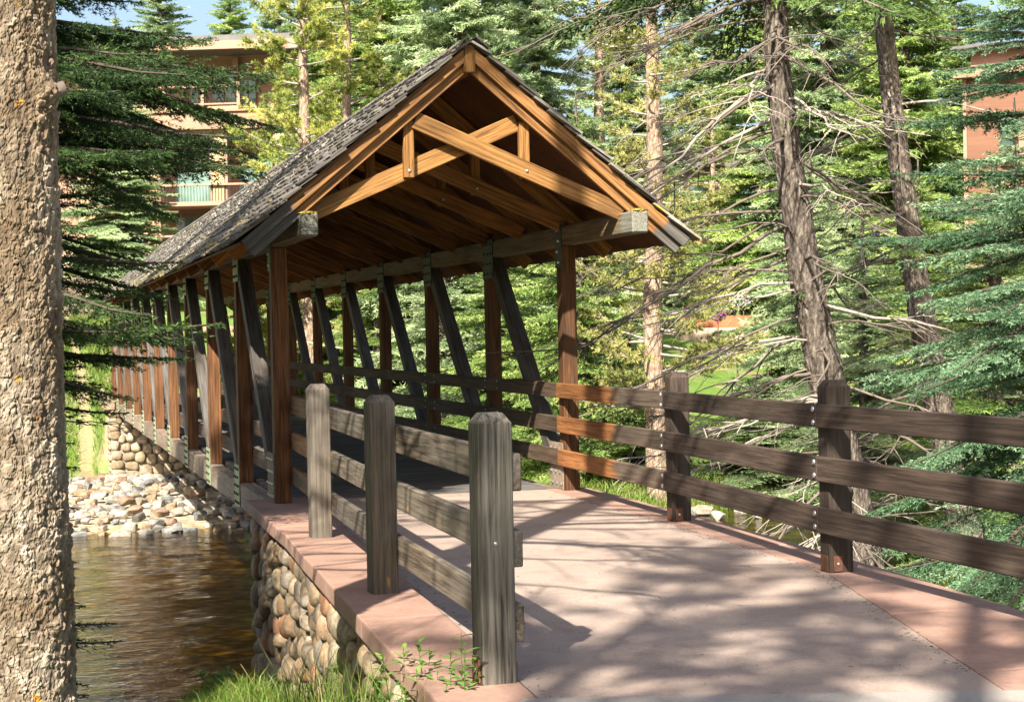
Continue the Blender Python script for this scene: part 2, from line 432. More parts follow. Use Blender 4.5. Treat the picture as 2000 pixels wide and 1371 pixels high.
# ------------------------------------------------------------------ terrain
WATER = -2.0
def near_bank(x):
    return np.interp(x, [-60, -8, -5, -3.2, -2.6, -2, 2, 5, 9, 14, 40, 120], [-6, -6, -4, -2.0, -1.0, 0.2, 1.4, 3.4, 6.8, 11, 30, 80])
def far_bank(x):
    return np.interp(x, [-60, -8, 0, 5, 9, 14, 40, 120], [14, 16.6, 17.2, 16.9, 16.0, 18.5, 38, 92])
def ground_h(x, y):
    x = np.asarray(x, float); y = np.asarray(y, float)
    dn = near_bank(x) - y
    hn = np.interp(dn, [-1.5, 0, 0.5, 1.0, 3.0, 5.5, 9.0, 11.0, 13.5, 40, 300], [-2.5, -2.1, -1.65, -1.42, -1.05, -0.76, -0.4, -0.2, -0.06, -0.06, -0.06])
    hn = hn - 0.45 * smooth(2.2, 4.0, x) * smooth(12, 3, dn) * smooth(-0.5, 0.6, dn)
    df = y - far_bank(x)
    hl = np.interp(y - 17.0, [-1.5, 0, 1.2, 5, 12, 14.2, 19.5, 28, 36, 44, 80, 300], [-2.5, -2.1, -1.9, -1.84, -1.8, -1.75, -0.05, 2.1, 3.75, 4.6, 6, 9])
    hr = np.interp(df, [-1.5, 0, 1.2, 4, 8, 14, 22, 30, 60, 300], [-2.5, -2.1, -1.7, -1.3, -0.75, 0.25, 1.3, 2.1, 4.0, 9])
    k = smooth(2.0, 6.0, x)
    hf = hl * (1 - k) + hr * k
    mid = (near_bank(x) + far_bank(x)) / 2
    h = np.where(y < mid, hn, hf)
    bed = (dn < 0) & (df < 0)
    depth = np.clip(np.minimum(-dn, -df) / 1.5, 0, 1)
    h = np.where(bed, -2.1 - 0.32 * depth, h)
    # level ground where the bridge lands on the far bank
    kk = smooth(1.95, 1.6, np.abs(x + 0.08)) * smooth(29.3, 29.7, y) * smooth(40, 33, y)
    h = h * (1 - kk) + (-0.12) * kk
    # kept below the paving
    pv = smooth(2.0, 1.7, np.abs(x + 0.3)) * smooth(0.6, 0.2, y) * smooth(-10.5, -9.5, y)
    h = h - 0.7 * pv
    return h + 0.05 * fbm(x * 1.3, y * 1.3, 3) * smooth(0.0, 0.4, h - WATER)

def axis(segs):
    out = []
    for a, b, s in segs:
        out += list(np.arange(a, b, s))
    out.append(segs[-1][1])
    return np.array(out)
gx = axis([(-400, -60, 20), (-60, -14, 2), (-14, -7, 0.5), (-7, 3, 0.16), (3, 14, 0.3), (14, 40, 1.0), (40, 400, 20)])
gy = axis([(-200, -30, 10), (-30, -12, 1.0), (-12, 4, 0.18), (4, 16, 0.5), (16, 36, 0.2), (36, 60, 0.6), (60, 120, 3), (120, 900, 40)])
X, Y = np.meshgrid(gx, gy, indexing='ij')
Z = ground_h(X, Y)
nx, ny = X.shape
i, j = np.meshgrid(np.arange(nx - 1), np.arange(ny - 1), indexing='ij')
F = np.stack([i * ny + j, (i + 1) * ny + j, (i + 1) * ny + j + 1, i * ny + j + 1], -1).reshape(-1, 4)
m, n, l, p = mat_new('earth_and_turf')
tc = n.new('ShaderNodeTexCoord')
gvec = tc.outputs['Object']
sx = n.new('ShaderNodeSeparateXYZ'); l.new(gvec, sx.inputs[0])
f1 = noise(n, l, gvec, 0.55, 5, 0.6)
f2 = noise(n, l, gvec, 9.0, 6, 0.7)
turf = ramp(n, [(0.3, (0.07, 0.12, 0.025)), (0.55, (0.12, 0.20, 0.04)), (0.75, (0.18, 0.22, 0.07))]); l.new(f2, turf.inputs[0])
dirt = ramp(n, [(0.3, (0.19, 0.135, 0.08)), (0.7, (0.34, 0.27, 0.17))]); l.new(f2, dirt.inputs[0])
dm = ramp(n, [(0.52, (0, 0, 0)), (0.62, (1, 1, 1))]); l.new(f1, dm.inputs[0])
land = mixc(n, l, dm.outputs[0], turf.outputs[0], dirt.outputs[0])
ag = n.new('ShaderNodeAttribute'); ag.attribute_name = 'bare'
land = mixc(n, l, ag.outputs['Fac'], land, dirt.outputs[0])
ag2 = n.new('ShaderNodeAttribute'); ag2.attribute_name = 'gravel'
vg = n.new('ShaderNodeTexVoronoi'); vg.inputs['Scale'].default_value = 9.0; l.new(gvec, vg.inputs['Vector'])
vgs = n.new('ShaderNodeSeparateXYZ'); l.new(vg.outputs['Color'], vgs.inputs[0])
vgr = ramp(n, [(0, (0.22, 0.19, 0.15)), (0.5, (0.42, 0.37, 0.30)), (1, (0.52, 0.48, 0.42))]); l.new(vgs.outputs[0], vgr.inputs[0])
land = mixc(n, l, ag2.outputs['Fac'], land, vgr.outputs[0])
# creek bed: golden cobbles
vo = n.new('ShaderNodeTexVoronoi'); vo.inputs['Scale'].default_value = 4.5
l.new(gvec, vo.inputs['Vector'])
vr = ramp(n, [(0.0, (0.17, 0.11, 0.022)), (0.35, (0.46, 0.32, 0.06)), (0.7, (0.30, 0.20, 0.035)), (1.0, (0.58, 0.42, 0.10))])
vs = n.new('ShaderNodeSeparateXYZ'); l.new(vo.outputs['Color'], vs.inputs[0]); l.new(vs.outputs[0], vr.inputs[0])
vd = ramp(n, [(0.25, (1, 1, 1)), (0.6, (0.35, 0.32, 0.25))]); l.new(vo.outputs['Distance'], vd.inputs[0])
bed = mixc(n, l, 1.0, vr.outputs[0], vd.outputs[0], 'MULTIPLY')
bw = ramp(n, [(0.30, (1, 1, 1)), (0.36, (0, 0, 0))])
ma = n.new('ShaderNodeMath'); ma.operation = 'MULTIPLY_ADD'; ma.inputs[1].default_value = 0.2; ma.inputs[2].default_value = 0.72
l.new(sx.outputs[2], ma.inputs[0]); l.new(ma.outputs[0], bw.inputs[0])
l.new(mixc(n, l, bw.outputs[0], land, bed), p.inputs['Base Color'])
p.inputs['Roughness'].default_value = 0.95; p.inputs['Specular IOR Level'].default_value = 0.15
l.new(bump(n, l, f2, 0.8, 0.05), p.inputs['Normal'])
M['ground'] = m
track = np.abs(X - np.interp(Y, [29, 34, 40, 46, 62], [-2.35, -2.15, -2.05, -2.3, -2.0])) / np.interp(Y, [29, 40, 47, 62], [0.24, 0.18, 0.10, 0.04])
bare = 0.75 * smooth(1.2, 0.7, track) * (Y > 28.5) * (Y < 62)
bare = np.maximum(bare, 0.85 * smooth(4, 7, X) * smooth(near_bank(X) + 1, near_bank(X) - 1, Y))
gravel = smooth(15.5, 17, Y) * smooth(29.6, 28.6, Y) * smooth(3.5, 2, X)
g = new_obj('ground', mesh_np('ground', np.stack([X, Y, Z], -1).reshape(-1, 3), F, True, {'bare': bare.ravel(), 'gravel': gravel.ravel()}), m)
structure(g)

# ------------------------------------------------------------------ water
m, n, l, p = mat_new('creek_water')
n.remove(p)
tc = n.new('ShaderNodeTexCoord')
mp = n.new('ShaderNodeMapping'); mp.inputs['Scale'].default_value = (0.95, 1.35, 1); mp.inputs['Rotation'].default_value = (0, 0, R(8))
l.new(tc.outputs['Object'], mp.inputs[0])
w1 = noise(n, l, mp.outputs[0], 1.7, 4, 0.6, 0.8)
w2 = noise(n, l, mp.outputs[0], 8.0, 3, 0.6, 0.6)
nb = bump(n, l, w1, 0.2, 0.14)
nb = bump(n, l, w2, 0.32, 0.03, nb)
tr = n.new('ShaderNodeBsdfTransparent'); tr.inputs[0].default_value = (0.84, 0.72, 0.36, 1)
gl = n.new('ShaderNodeBsdfGlossy'); gl.inputs['Roughness'].default_value = 0.04; gl.inputs[0].default_value = (1, 1, 1, 1)
l.new(nb, gl.inputs['Normal'])
fr = n.new('ShaderNodeFresnel'); fr.inputs[0].default_value = 1.34; l.new(nb, fr.inputs['Normal'])
mx = n.new('ShaderNodeMixShader')
l.new(fr.outputs[0], mx.inputs[0]); l.new(tr.outputs[0], mx.inputs[1]); l.new(gl.outputs[0], mx.inputs[2])
l.new(mx.outputs[0], n['Material Output'].inputs[0])
M['water'] = m
wx = axis([(-60, -8, 2), (-8, 14, 0.16), (14, 120, 3)])
wy = axis([(-4, 22, 0.16), (22, 100, 2)])
X, Y = np.meshgrid(wx, wy, indexing='ij')
Z = WATER + 0.022 * fbm(X * 1.3 + 0.15 * Y, Y * 1.7, 21, 3) * (np.abs(X) < 13) * (Y < 22)
nx, ny = X.shape
i, j = np.meshgrid(np.arange(nx - 1), np.arange(ny - 1), indexing='ij')
F = np.stack([i * ny + j, (i + 1) * ny + j, (i + 1) * ny + j + 1, i * ny + j + 1], -1).reshape(-1, 4)
structure(new_obj('creek_water', mesh_np('creek_water', np.stack([X, Y, Z], -1).reshape(-1, 3), F, True), m))

# ------------------------------------------------------------------ paving and near abutment
PY = [-10.5, -9.67, -8.85, -7.65, -6.5, -5.4, -3.0, -1.0, 0.56]
def LO(y): return float(np.interp(y, [-11.2, -8.85, -7.5, -5.65, -2.9, 0.56], [-2.29, -2.18, -2.12, -2.03, -1.89, -1.80]))
def LI(y): return float(np.interp(y, [-11.2, -7.16, -5.36, -1.0, 0.56], [-1.89, -1.63, -1.51, -1.25, -1.20]))
def RI(y): return float(np.interp(y, [-11.2, -9.67, -7.65, -6.3, -3.0, 0.56], [-0.18, 0.19, 0.70, 1.03, 1.13, 1.15]))
def RO(y): return float(np.interp(y, [-11.2, -8.4, -6.7, -5.4, -2.7, 0.56], [1.12, 1.28, 1.40, 1.45, 1.545, 1.58]))

def strip(name, fl, fr_, ys, z, mat):
    V, Fq = [], []
    for y in ys: V += [(fl(y), y, z), (fr_(y), y, z)]
    for k in range(len(ys) - 1): Fq.append((2 * k, 2 * k + 1, 2 * k + 3, 2 * k + 2))
    return new_obj(name, mesh_np(name, V, Fq), mat)
ys = list(np.linspace(-11.1, 0.30, 32))
structure(strip('path', LI, RI, ys, 0.0, M['concrete']))
V = [(-1.86, -9.57, 0.011), (-1.08, -9.80, 0.011), (0.14, -10.16, 0.011), (1.25, -10.49, 0.011), (0.6, -14, 0.011), (-1.5, -20, 0.011), (-6, -30, 0.011), (-12, -30, 0.011), (-6.0, -20, 0.011), (-3.2, -14, 0.011), (-2.35, -10.6, 0.011)]
me = bpy.data.meshes.new('pavement'); me.from_pydata(V, [], [tuple(range(len(V)))]); me.update()
structure(new_obj('pavement', me, M['pavement']))

def prism(poly, z0, z1, bev=0.012):
    bm = bmesh.new()
    vs = [bm.verts.new((x, y, z0)) for x, y in poly]
    f = bm.faces.new(vs)
    r = bmesh.ops.extrude_face_region(bm, geom=[f])
    for v in r['geom']:
        if isinstance(v, bmesh.types.BMVert): v.co.z = z1
    bmesh.ops.recalc_face_normals(bm, faces=bm.faces)
    if bev: bmesh.ops.bevel(bm, geom=[e for e in bm.edges], offset=bev, segments=2, affect='EDGES', profile=0.6)
    me = bpy.data.meshes.new('slab'); bm.to_mesh(me); bm.free()
    return me

ab = thing('stone_abutment', (-0.2, -4.5, -1.5), 'near abutment faced with rounded river cobbles under red sandstone capstones', 'abutment')
ly = [0.56, -0.85, -2.1, -3.35, -4.75, -6.05, -7.2, -8.55, -9.86, -11.1]
for k in range(len(ly) - 1):
    a, b = ly[k] - 0.003, ly[k + 1] + 0.003
    mid = (a + b) / 2
    dz = RNG.uniform(-0.002, 0.004)
    poly = [(LO(a), a), (LO(mid) + RNG.uniform(-.008, .008), mid), (LO(b), b), (LI(b) - .004, b), (LI(mid) - .004, mid), (LI(a) - .004, a)]
    new_obj('capstone', prism(poly, -0.105, 0.006 + dz), M['coping'], ab)
ry = [0.30, -1.6, -3.4, -5.0, -6.5, -8.1, -9.7, -11.1]
for k in range(len(ry) - 1):
    a, b = ry[k] - 0.003, ry[k + 1] + 0.003
    mid = (a + b) / 2
    poly = [(RI(a) + .004, a), (RI(mid) + .004, mid), (RI(b) + .004, b), (RO(b), b), (RO(mid), mid), (RO(a), a)]
    new_obj('capstone', prism(poly, -0.10, 0.004 + RNG.uniform(-.002, .003)), M['coping'], ab)
core = [(LO(y) + 0.13, y) for y in np.linspace(0.42, -11.0, 12)] + [(RO(y) - 0.13, y) for y in np.linspace(-11.0, 0.42, 12)]
new_obj('wall_core', prism(core, -2.6, -0.106, 0), M['mortar'], ab)

def cobble_variants(n, mat, sub=2, rough=0.10, square=0.75):
    out = []
    for k in range(n):
        bm = bmesh.new()
        bmesh.ops.create_icosphere(bm, subdivisions=sub + 1, radius=1.0)
        off = RNG.uniform(0, 100, 3)
        for v in bm.verts:
            c = np.array(v.co)
            q = np.sign(c) * np.abs(c) ** square
            s = 1 + rough * (math.sin(c[0] * 2.3 + off[0]) * math.sin(c[1] * 2.1 + off[1]) + math.sin(c[2] * 2.7 + off[2]) * 0.7)
            v.co = Vector(q * s)
        for f in bm.faces: f.smooth = True
        me = bpy.data.meshes.new('cobble'); bm.to_mesh(me); bm.free()
        me.materials.append(mat)
        out.append(me)
    return out

def relax(n, w, h, aniso, it=14, seed=0):
    """points filling a w x h wall evenly, with the half sizes of their cells"""
    r = np.random.default_rng(seed)
    P = np.stack([r.uniform(0, w, n) * aniso, r.uniform(0, h, n)], 1)
    for k in range(it):
        S = np.stack([r.uniform(0, w, 9000) * aniso, r.uniform(0, h, 9000)], 1)
        d = ((S[:, None, :] - P[None]) ** 2).sum(-1)
        a = d.argmin(1)
        cnt = np.bincount(a, minlength=n).astype(float) + 1e-9
        ok = cnt > 1
        cx = np.bincount(a, S[:, 0], n) / cnt; cy = np.bincount(a, S[:, 1], n) / cnt
        lr = 0.75 if k < it - 1 else 1.0
        P[ok, 0] += lr * (cx[ok] - P[ok, 0]); P[ok, 1] += lr * (cy[ok] - P[ok, 1])
    sx = np.sqrt(np.bincount(a, (S[:, 0] - P[a, 0]) ** 2, n) / cnt); sy = np.sqrt(np.bincount(a, (S[:, 1] - P[a, 1]) ** 2, n) / cnt)
    return P[:, 0] / aniso, P[:, 1], 1.78 * sx / aniso, 1.78 * sy

cob = cobble_variants(6, M['cobble'])
s_, z_, hs, hz = relax(285, 10.2, 1.75, 0.66, 9, 5)
for k in range(len(s_)):
    y = 0.42 - s_[k]; z = -0.125 - z_[k]
    x = LO(y) + 0.12
    if z < float(ground_h(x - 0.15, y)) - 0.12: continue
    # wall direction
    tx = (LO(y - 0.2) - LO(y + 0.2)) / 0.4
    ang = math.atan2(-1, tx)
    mt = Matrix.Translation((x - 0.02 * RNG.random(), y, z)) @ Matrix.Rotation(ang, 4, 'Z') @ Matrix.Rotation(RNG.uniform(-.22, .22), 4, 'Y') @ Matrix.Diagonal((hs[k] * RNG.uniform(0.84, 1.08), 0.065 + 0.06 * RNG.random(), hz[k] * RNG.uniform(0.84, 1.08), 1))
    new_obj('cobble', cob[k % 6], None, ab, mtx=mt)
# cobbles of the face towards the creek
s_, z_, hs, hz = relax(110, 3.1, 1.9, 0.66, 8, 6)
for k in range(len(s_)):
    mt = Matrix.Translation((-1.67 + s_[k], 0.43, -0.13 - z_[k])) @ Matrix.Diagonal((hs[k], 0.08, hz[k], 1))
    new_obj('cobble', cob[k % 6], None, ab, mtx=mt)

# ------------------------------------------------------------------ fences
def post_mesh(a, h, cap, chamf=0.0, mat=None):
    """square post with a bevelled cap; grain along local X (up)"""
    q = a / 2; t = a * 0.30; e = 0.007
    V = []
    def ring(x, s, c):
        return [(x, s, s - c), (x, s - c, s), (x, -s + c, s), (x, -s, s - c), (x, -s, -s + c), (x, -s + c, -s), (x, s - c, -s), (x, s, -s + c)]
    V += ring(0, q, e) + ring(h, q, e) + ring(h + cap, t, 0.004)
    Fs = []
    for r in range(2):
        for k in range(8):
            Fs.append((r * 8 + k, r * 8 + (k + 1) % 8, (r + 1) * 8 + (k + 1) % 8, (r + 1) * 8 + k))
    me = bpy.data.meshes.new('post')
    me.from_pydata(V, [], Fs + [tuple(range(16, 24)), tuple(range(7, -1, -1))]); me.update()
    bm = bmesh.new(); bm.from_mesh(me); bmesh.ops.recalc_face_normals(bm, faces=bm.faces); bm.to_mesh(me); bm.free()
    if mat: me.materials.append(mat)
    return me

def dome_mesh(r, mat):
    bm = bmesh.new()
    bmesh.ops.create_uvsphere(bm, u_segments=10, v_segments=6, radius=r)
    for v in bm.verts: v.co.y *= 0.55
    for f in bm.faces: f.smooth = True
    me = bpy.data.meshes.new('bolt'); bm.to_mesh(me); bm.free(); me.materials.append(mat)
    return me
BOLT = dome_mesh(0.019, M['bolt'])
SMALLBOLT = dome_mesh(0.011, M['bolt'])
DARKBOLT = dome_mesh(0.014, M['darkbolt'])

def upright(name, x, y, z, me, parent, yaw=0.0, lean=0.0):
    mt = Matrix.Translation((x, y, z)) @ Matrix.Rotation(yaw, 4, 'Z') @ Matrix.Rotation(lean, 4, 'Y') @ Matrix(((0, 0, -1, 0), (0, 1, 0, 0), (1, 0, 0, 0), (0, 0, 0, 1)))
    return new_obj(name, me, None, parent, mtx=mt)

LRAIL = [(0.18, 0.345), (0.51, 0.67), (0.845, 1.01)]
RRAIL = [(0.25, 0.41), (0.575, 0.732), (0.915, 1.06)]
fl_ = thing('timber_fence', (-1.75, -6.2, 0.0), 'silver-grey weathered three-rail fence on cobble wall left of the path', 'fence')
LP = [(-1.645, -3.02), (-1.787, -6.205), (-1.865, -9.13)]
pm = post_mesh(0.158, 1.143, 0.045, mat=M['greyfence'])
for k, (x, y) in enumerate(LP):
    pm_k = pm if k < 2 else post_mesh(0.158, 1.143, 0.045, mat=M['greypost'])
    upright('post', x, y, 0.004, pm_k, fl_, yaw=R([2, 2.5, 2][k]))
chain = [(-1.42, 0.0)] + LP
for k in range(3):
    (x0, y0), (x1, y1) = chain[k], chain[k + 1]
    e = 0.06 if k == 2 else 0.0
    o0 = 0.025 if k == 0 else 0.103
    for z0, z1 in LRAIL:
        d = Vector((x1 - x0, y1 - y0, 0)).normalized()
        a = Vector((x0 + o0, y0, (z0 + z1) / 2)); b = Vector((x1 + 0.103, y1, (z0 + z1) / 2)) + d * (e + 0.0)
        a -= d * 0.0
        b -= d * (0.0 if k == 2 else 0.004)
        beam('rail', a, b, 0.046, z1 - z0, M['rail_fade_l'] if k == 0 else M['greyfence'], fl_)
for (x, y) in LP[2:]:
    block('bracket', x - 0.089, x - 0.079, y - 0.06, y + 0.06, 0.01, 0.115, M['rust'], fl_, bev=0.002, long='z')
    block('bracket', x + 0.079, x + 0.089, y - 0.06, y + 0.06, 0.01, 0.095, M['rust'], fl_, bev=0.002, long='z')
    for s in (-1, 1):
        new_obj('bolt', SMALLBOLT, None, fl_, mtx=Matrix.Translation((x + s * 0.09, y, 0.06)) @ Matrix.Rotation(R(90), 4, 'Z'))
    new_obj('bolt', SMALLBOLT, None, fl_, mtx=Matrix.Translation((x - 0.005, y - 0.08, 0.62)))

fr_ = thing('timber_fence', (1.2, -5.0, 0.0), 'dark brown three-rail fence bolted to capped posts on right edge of the path', 'fence')
RP = [(1.28, -3.11), (1.085, -6.43), (1.13, -9.9)]
pmr = post_mesh(0.158, 1.1625, 0.045, mat=M['railbrown'])
for k, (x, y) in enumerate(RP):
    upright('post', x, y, 0.004, pmr, fr_, yaw=R(-2))
    block('bracket', x - 0.087, x - 0.080, y - 0.05, y + 0.05, 0.01, 0.11, M['rust'], fr_, bev=0.002, long='z')
    block('bracket', x - 0.06, x + 0.0, y - 0.088, y - 0.080, 0.012, 0.11, M['rust'], fr_, bev=0.002, long='z')
    new_obj('bolt', SMALLBOLT, None, fr_, mtx=Matrix.Translation((x - 0.03, y - 0.09, 0.06)))
chain = [(1.347, 0.085)] + RP
for k in range(3):
    (x0, y0), (x1, y1) = chain[k], chain[k + 1]
    for z0, z1 in RRAIL:
        zz = (z0 + z1) / 2
        beam('rail', (x0 - 0.105, y0, zz), (x1 - 0.105, y1, zz), 0.046, z1 - z0, M['rail_fade'] if k == 0 else M['railbrown'], fr_)
        for dz in (-0.042, 0.042):
            mt = Matrix.Translation((x1 - 0.129, y1 + 0.035, zz + dz)) @ Matrix.Rotation(R(90), 4, 'Z')
            new_obj('bolt', BOLT, None, fr_, mtx=mt)
# ------------------------------------------------------------------ covered bridge
SL = 0.0037
XC = -0.08
XLp, XRp = -1.4975, 1.347
PWX, PWY = 0.15, 0.17
PYS = [0.0] + [2.8713 + 3.118 * k for k in range(10)]
YEND = PYS[-1] + 1.7
def sz(y): return SL * y
br = thing('covered_bridge', (XC, 15.0, 0.0), 'brown timber covered footbridge with shake gable roof spanning the creek', 'bridge')

def plate_mesh(w, h, rows, cols, mat, bmat):
    """steel plate in the YZ plane with bolt heads standing off it on -X"""
    bm = bmesh.new()
    bmesh.ops.create_cube(bm, size=1.0)
    for v in bm.verts: v.co = Vector((v.co.x * 0.008, v.co.y * w, v.co.z * h))
    bmesh.ops.bevel(bm, geom=list(bm.edges), offset=0.0015, segments=1, affect='EDGES')
    for f in bm.faces: f.material_index = 0
    for r in range(rows):
        for c in range(cols):
            y = (c + 0.5) / cols * w - w / 2; z = (r + 0.5) / rows * h - h / 2
            y += 0.02 * (1 if r % 2 else -1)
            g_ = bmesh.ops.create_cone(bm, cap_ends=True, segments=6, radius1=0.015, radius2=0.013, depth=0.016)
            for v in g_['verts']:
                x0, y0, z0 = v.co
                v.co = Vector((-0.004 - 0.008 - z0, y + x0, z + y0))
            for v in g_['verts']:
                for f in v.link_faces: f.material_index = 1
    bmesh.ops.recalc_face_normals(bm, faces=bm.faces)
    me = bpy.data.meshes.new('steel_plate'); bm.to_mesh(me); bm.free()
    me.materials.append(mat); me.materials.append(bmat)
    return me
TOPL = plate_mesh(0.44, 0.44, 4, 3, M['plate'], M['darkbolt'])
BOTL = plate_mesh(0.44, 0.46, 5, 3, M['plate'], M['darkbolt'])
TOPR = plate_mesh(0.44, 0.44, 4, 3, M['darkplate'], M['darkbolt'])
END = plate_mesh(0.21, 0.42, 4, 1, M['darkplate'], M['bolt'])
BOTR = plate_mesh(0.44, 0.46, 4, 3, M['chord'], M['bolt'])

for side, xp in ((-1, XLp), (1, XRp)):
    for i, y in enumerate(PYS):
        zb = (0.006 if i == 0 else -0.02) + (sz(y) if i else 0)
        top = 2.41 + sz(y)
        beam('post', (xp, y + PWY / 2, zb), (xp, y + PWY / 2, top - 0.003), PWY, PWX, M['post'], br, up=(1, 0, 0))
        if i > 0:
            y0 = PYS[i - 1]
            a = Vector((xp, y - 0.115, 2.33 + sz(y))); b = Vector((xp, y0 + PWY + 0.12, 0.07 + sz(y0)))
            d = (b - a).normalized()
            a2 = a - d * 0.06; b2 = b + d * 0.10
            beam('brace', a2, b2, 0.142, 0.16, M['diag'], br, up=(0, -1, 0.2))
            ys0 = 0.57 if i == 1 else y0 + 0.005
            if side < 0 or True:
                block('chord', xp - 0.072, xp + 0.072, ys0, y - 0.005, -0.285 + sz(y0), -0.024 + sz(y0), M['chord'], br, long='y')
        # plates on the side seen from the creek bank, left of each truss
        xo = xp - PWX / 2 - 0.0055
        ztop = 2.395 + sz(y)
        if i == 0:
            new_obj('steel_plate', END, None, br, mtx=Matrix.Translation((xo, y + 0.07, 2.40)))
        else:
            new_obj('steel_plate', TOPL if side < 0 else TOPR, None, br, mtx=Matrix.Translation((xo, y - 0.05, ztop)))
        if i < len(PYS) - 1 and i > 0:
            new_obj('steel_plate', BOTL if side < 0 else BOTR, None, br, mtx=Matrix.Translation((xo - (0.0 if side < 0 else 0.004), y + 0.22, -0.06 + sz(y) if side < 0 else 0.0 + sz(y))))
        if i == 0:
            new_obj('steel_plate', BOTR, None, br, mtx=Matrix.Translation((xo, y + 0.27, 0.24)))
    # wall plate beams in lengths, joined over posts
    cuts = [(-1.87 if side < 0 else -2.13)] + [PYS[k] + 0.08 for k in (2, 4, 6, 8)] + [YEND - 0.3]
    for k in range(len(cuts) - 1):
        a, b = cuts[k] + (0 if k == 0 else 0.002), cuts[k + 1] - 0.002
        beam('wall_plate', (xp, a, 2.505 + sz(a)), (xp, b, 2.505 + sz(b)), 0.15, 0.19, M['beam_first'] if k == 0 else M['beam'], br, bev=0.014)
    # moss on the top of the tip
    bm = bmesh.new(); bmesh.ops.create_icosphere(bm, subdivisions=3, radius=1.0)
    for v in bm.verts:
        q_ = 1 + 0.5 * math.sin(v.co.x * 7 + side) * math.sin(v.co.y * 9 + 1)
        v.co = Vector((v.co.x * 0.066 * q_, v.co.y * 0.05 * q_, v.co.z * 0.014 * q_))
    for f in bm.faces: f.smooth = True
    me = bpy.data.meshes.new('moss'); bm.to_mesh(me); bm.free()
    new_obj('moss', me, M['moss'], br, loc=(xp, cuts[0] + 0.045, 2.598))
# rails along the inside of the bridge
for side, xr, tab in ((-1, XLp + PWX / 2 + 0.024, LRAIL), (1, XRp - PWX / 2 - 0.024, RRAIL)):
    cuts = [0.09] + [PYS[k] + 0.05 for k in (2, 4, 6, 8, 10)]
    for z0, z1 in tab:
        for k in range(len(cuts) - 1):
            a, b = cuts[k] + 0.003, cuts[k + 1] - 0.003
            zz = (z0 + z1) / 2
            beam('rail', (xr, a, zz + sz(a)), (xr, b, zz + sz(b)), 0.046, z1 - z0, M['railin'], br)
        if side > 0:
            for i, y in enumerate(PYS[:6]):
                for yo in ((-0.02,) if i == 0 else (0.03, -0.5)):
                    for dz in (-0.04, 0.04):
                        new_obj('bolt', SMALLBOLT if i < 3 else DARKBOLT, None, br, mtx=Matrix.Translation((xr - 0.024, y + yo, (z0 + z1) / 2 + dz + sz(y))) @ Matrix.Rotation(R(90), 4, 'Z'))
# deck planks
pl = boxm(2.62, 0.137, 0.05, M['deck'], 0.004)
y = 0.37; k = 0
while y < PYS[-1] - 0.1:
    z = -0.022 + sz(y) + RNG.uniform(-.002, .002)
    new_obj('plank', pl, None, br, mtx=Matrix.Translation((-1.385 + RNG.uniform(-.006, .006), y, z)))
    y += 0.1425; k += 1
for xj in (-1.0, -0.1, 0.8):
    beam('joist', (xj, 0.5, -0.16), (xj, PYS[-1], -0.16 + sz(PYS[-1])), 0.12, 0.2, M['chord'], br)

# roof
TAN = 0.846; PITCH = math.atan(TAN); CP, SP = math.cos(PITCH), math.sin(PITCH)
ZR = 4.05
def roof_z(d, y): return ZR - TAN * d + sz(max(y, 0))
YG = -1.80
def slope_pt(side, d, y, down=0.0):
    """point on the roof line, d from the centre, moved down across the slope"""
    return Vector((XC + side * (d - down * SP), y, roof_z(d, y) - down * CP))
def slope_beam(name, side, d0, d1, y, depth, thick, mat, off=0.0, bev=0.005):
    c = off + depth / 2
    a = slope_pt(side, d0, y, c); b = slope_pt(side, d1, y, c)
    return beam(name, a, b, thick, depth, mat, br, bev=bev)
for side in (-1, 1):
    slope_beam('barge_board', side, 0.055, 1.99, YG - 0.03, 0.098, 0.045, M['barge_l'] if side < 0 else M['barge_r'], 0.0)
    slope_beam('fly_rafter', side, 0.03, 1.985, YG + 0.03, 0.175, 0.05, M['barge_l'] if side < 0 else M['barge_r'], 0.0)
block('ridge_block', XC - 0.05, XC + 0.05, YG - 0.062, YG + 0.0, 3.80, 4.035, M['gable'], br, long='z')
trY = [YG + 0.12]
for i, y in enumerate(PYS):
    if i: trY.append((PYS[i - 1] + y) / 2 + 0.08)
    trY.append(y + 0.08)
trY = sorted(trY) + [YEND - 0.25]
for ti, y in enumerate(trY):
    dz = sz(max(y, 0))
    for side in (-1, 1):
        if ti: slope_beam('rafter', side, 0.026, 1.93, y, 0.14, 0.05, M['rafter'], 0.035)
        yo = y + (-0.052 if side > 0 else 0.052)
        hi = Vector((XC - side * 0.47, yo, 3.40 + dz)); lo = Vector((XC + side * 1.40, yo, 2.60 + dz))
        beam('scissor_chord', hi, lo, 0.045, 0.15, M['rafter'] if ti else M['gable'], br)
        if ti < 3:
            # hanger block between rafter and scissor chord
            xb = XC + side * 0.52
            zt = roof_z(0.52, y) - 0.21; zl = 2.60 + (1.40 - 0.52) / 1.87 * 0.80 + dz - 0.07
            block('hanger', xb - 0.045, xb + 0.045, yo - 0.10 if side < 0 else yo + 0.03, yo - 0.025 if side < 0 else yo + 0.10, zl, zt, M['gable'] if ti == 0 else M['rafter'], br, long='z')
            new_obj('bolt', SMALLBOLT, None, br, mtx=Matrix.Translation((xb, yo - (0.105 if side < 0 else 0.03), zl + 0.06)) @ Matrix.Scale(1.3, 4))
block('ridge_beam', XC - 0.022, XC + 0.022, YG + 0.07, YEND - 0.2, 3.79, 3.98, M['rafter'], br, long='y').rotation_euler.rotate_axis('Y', 0)
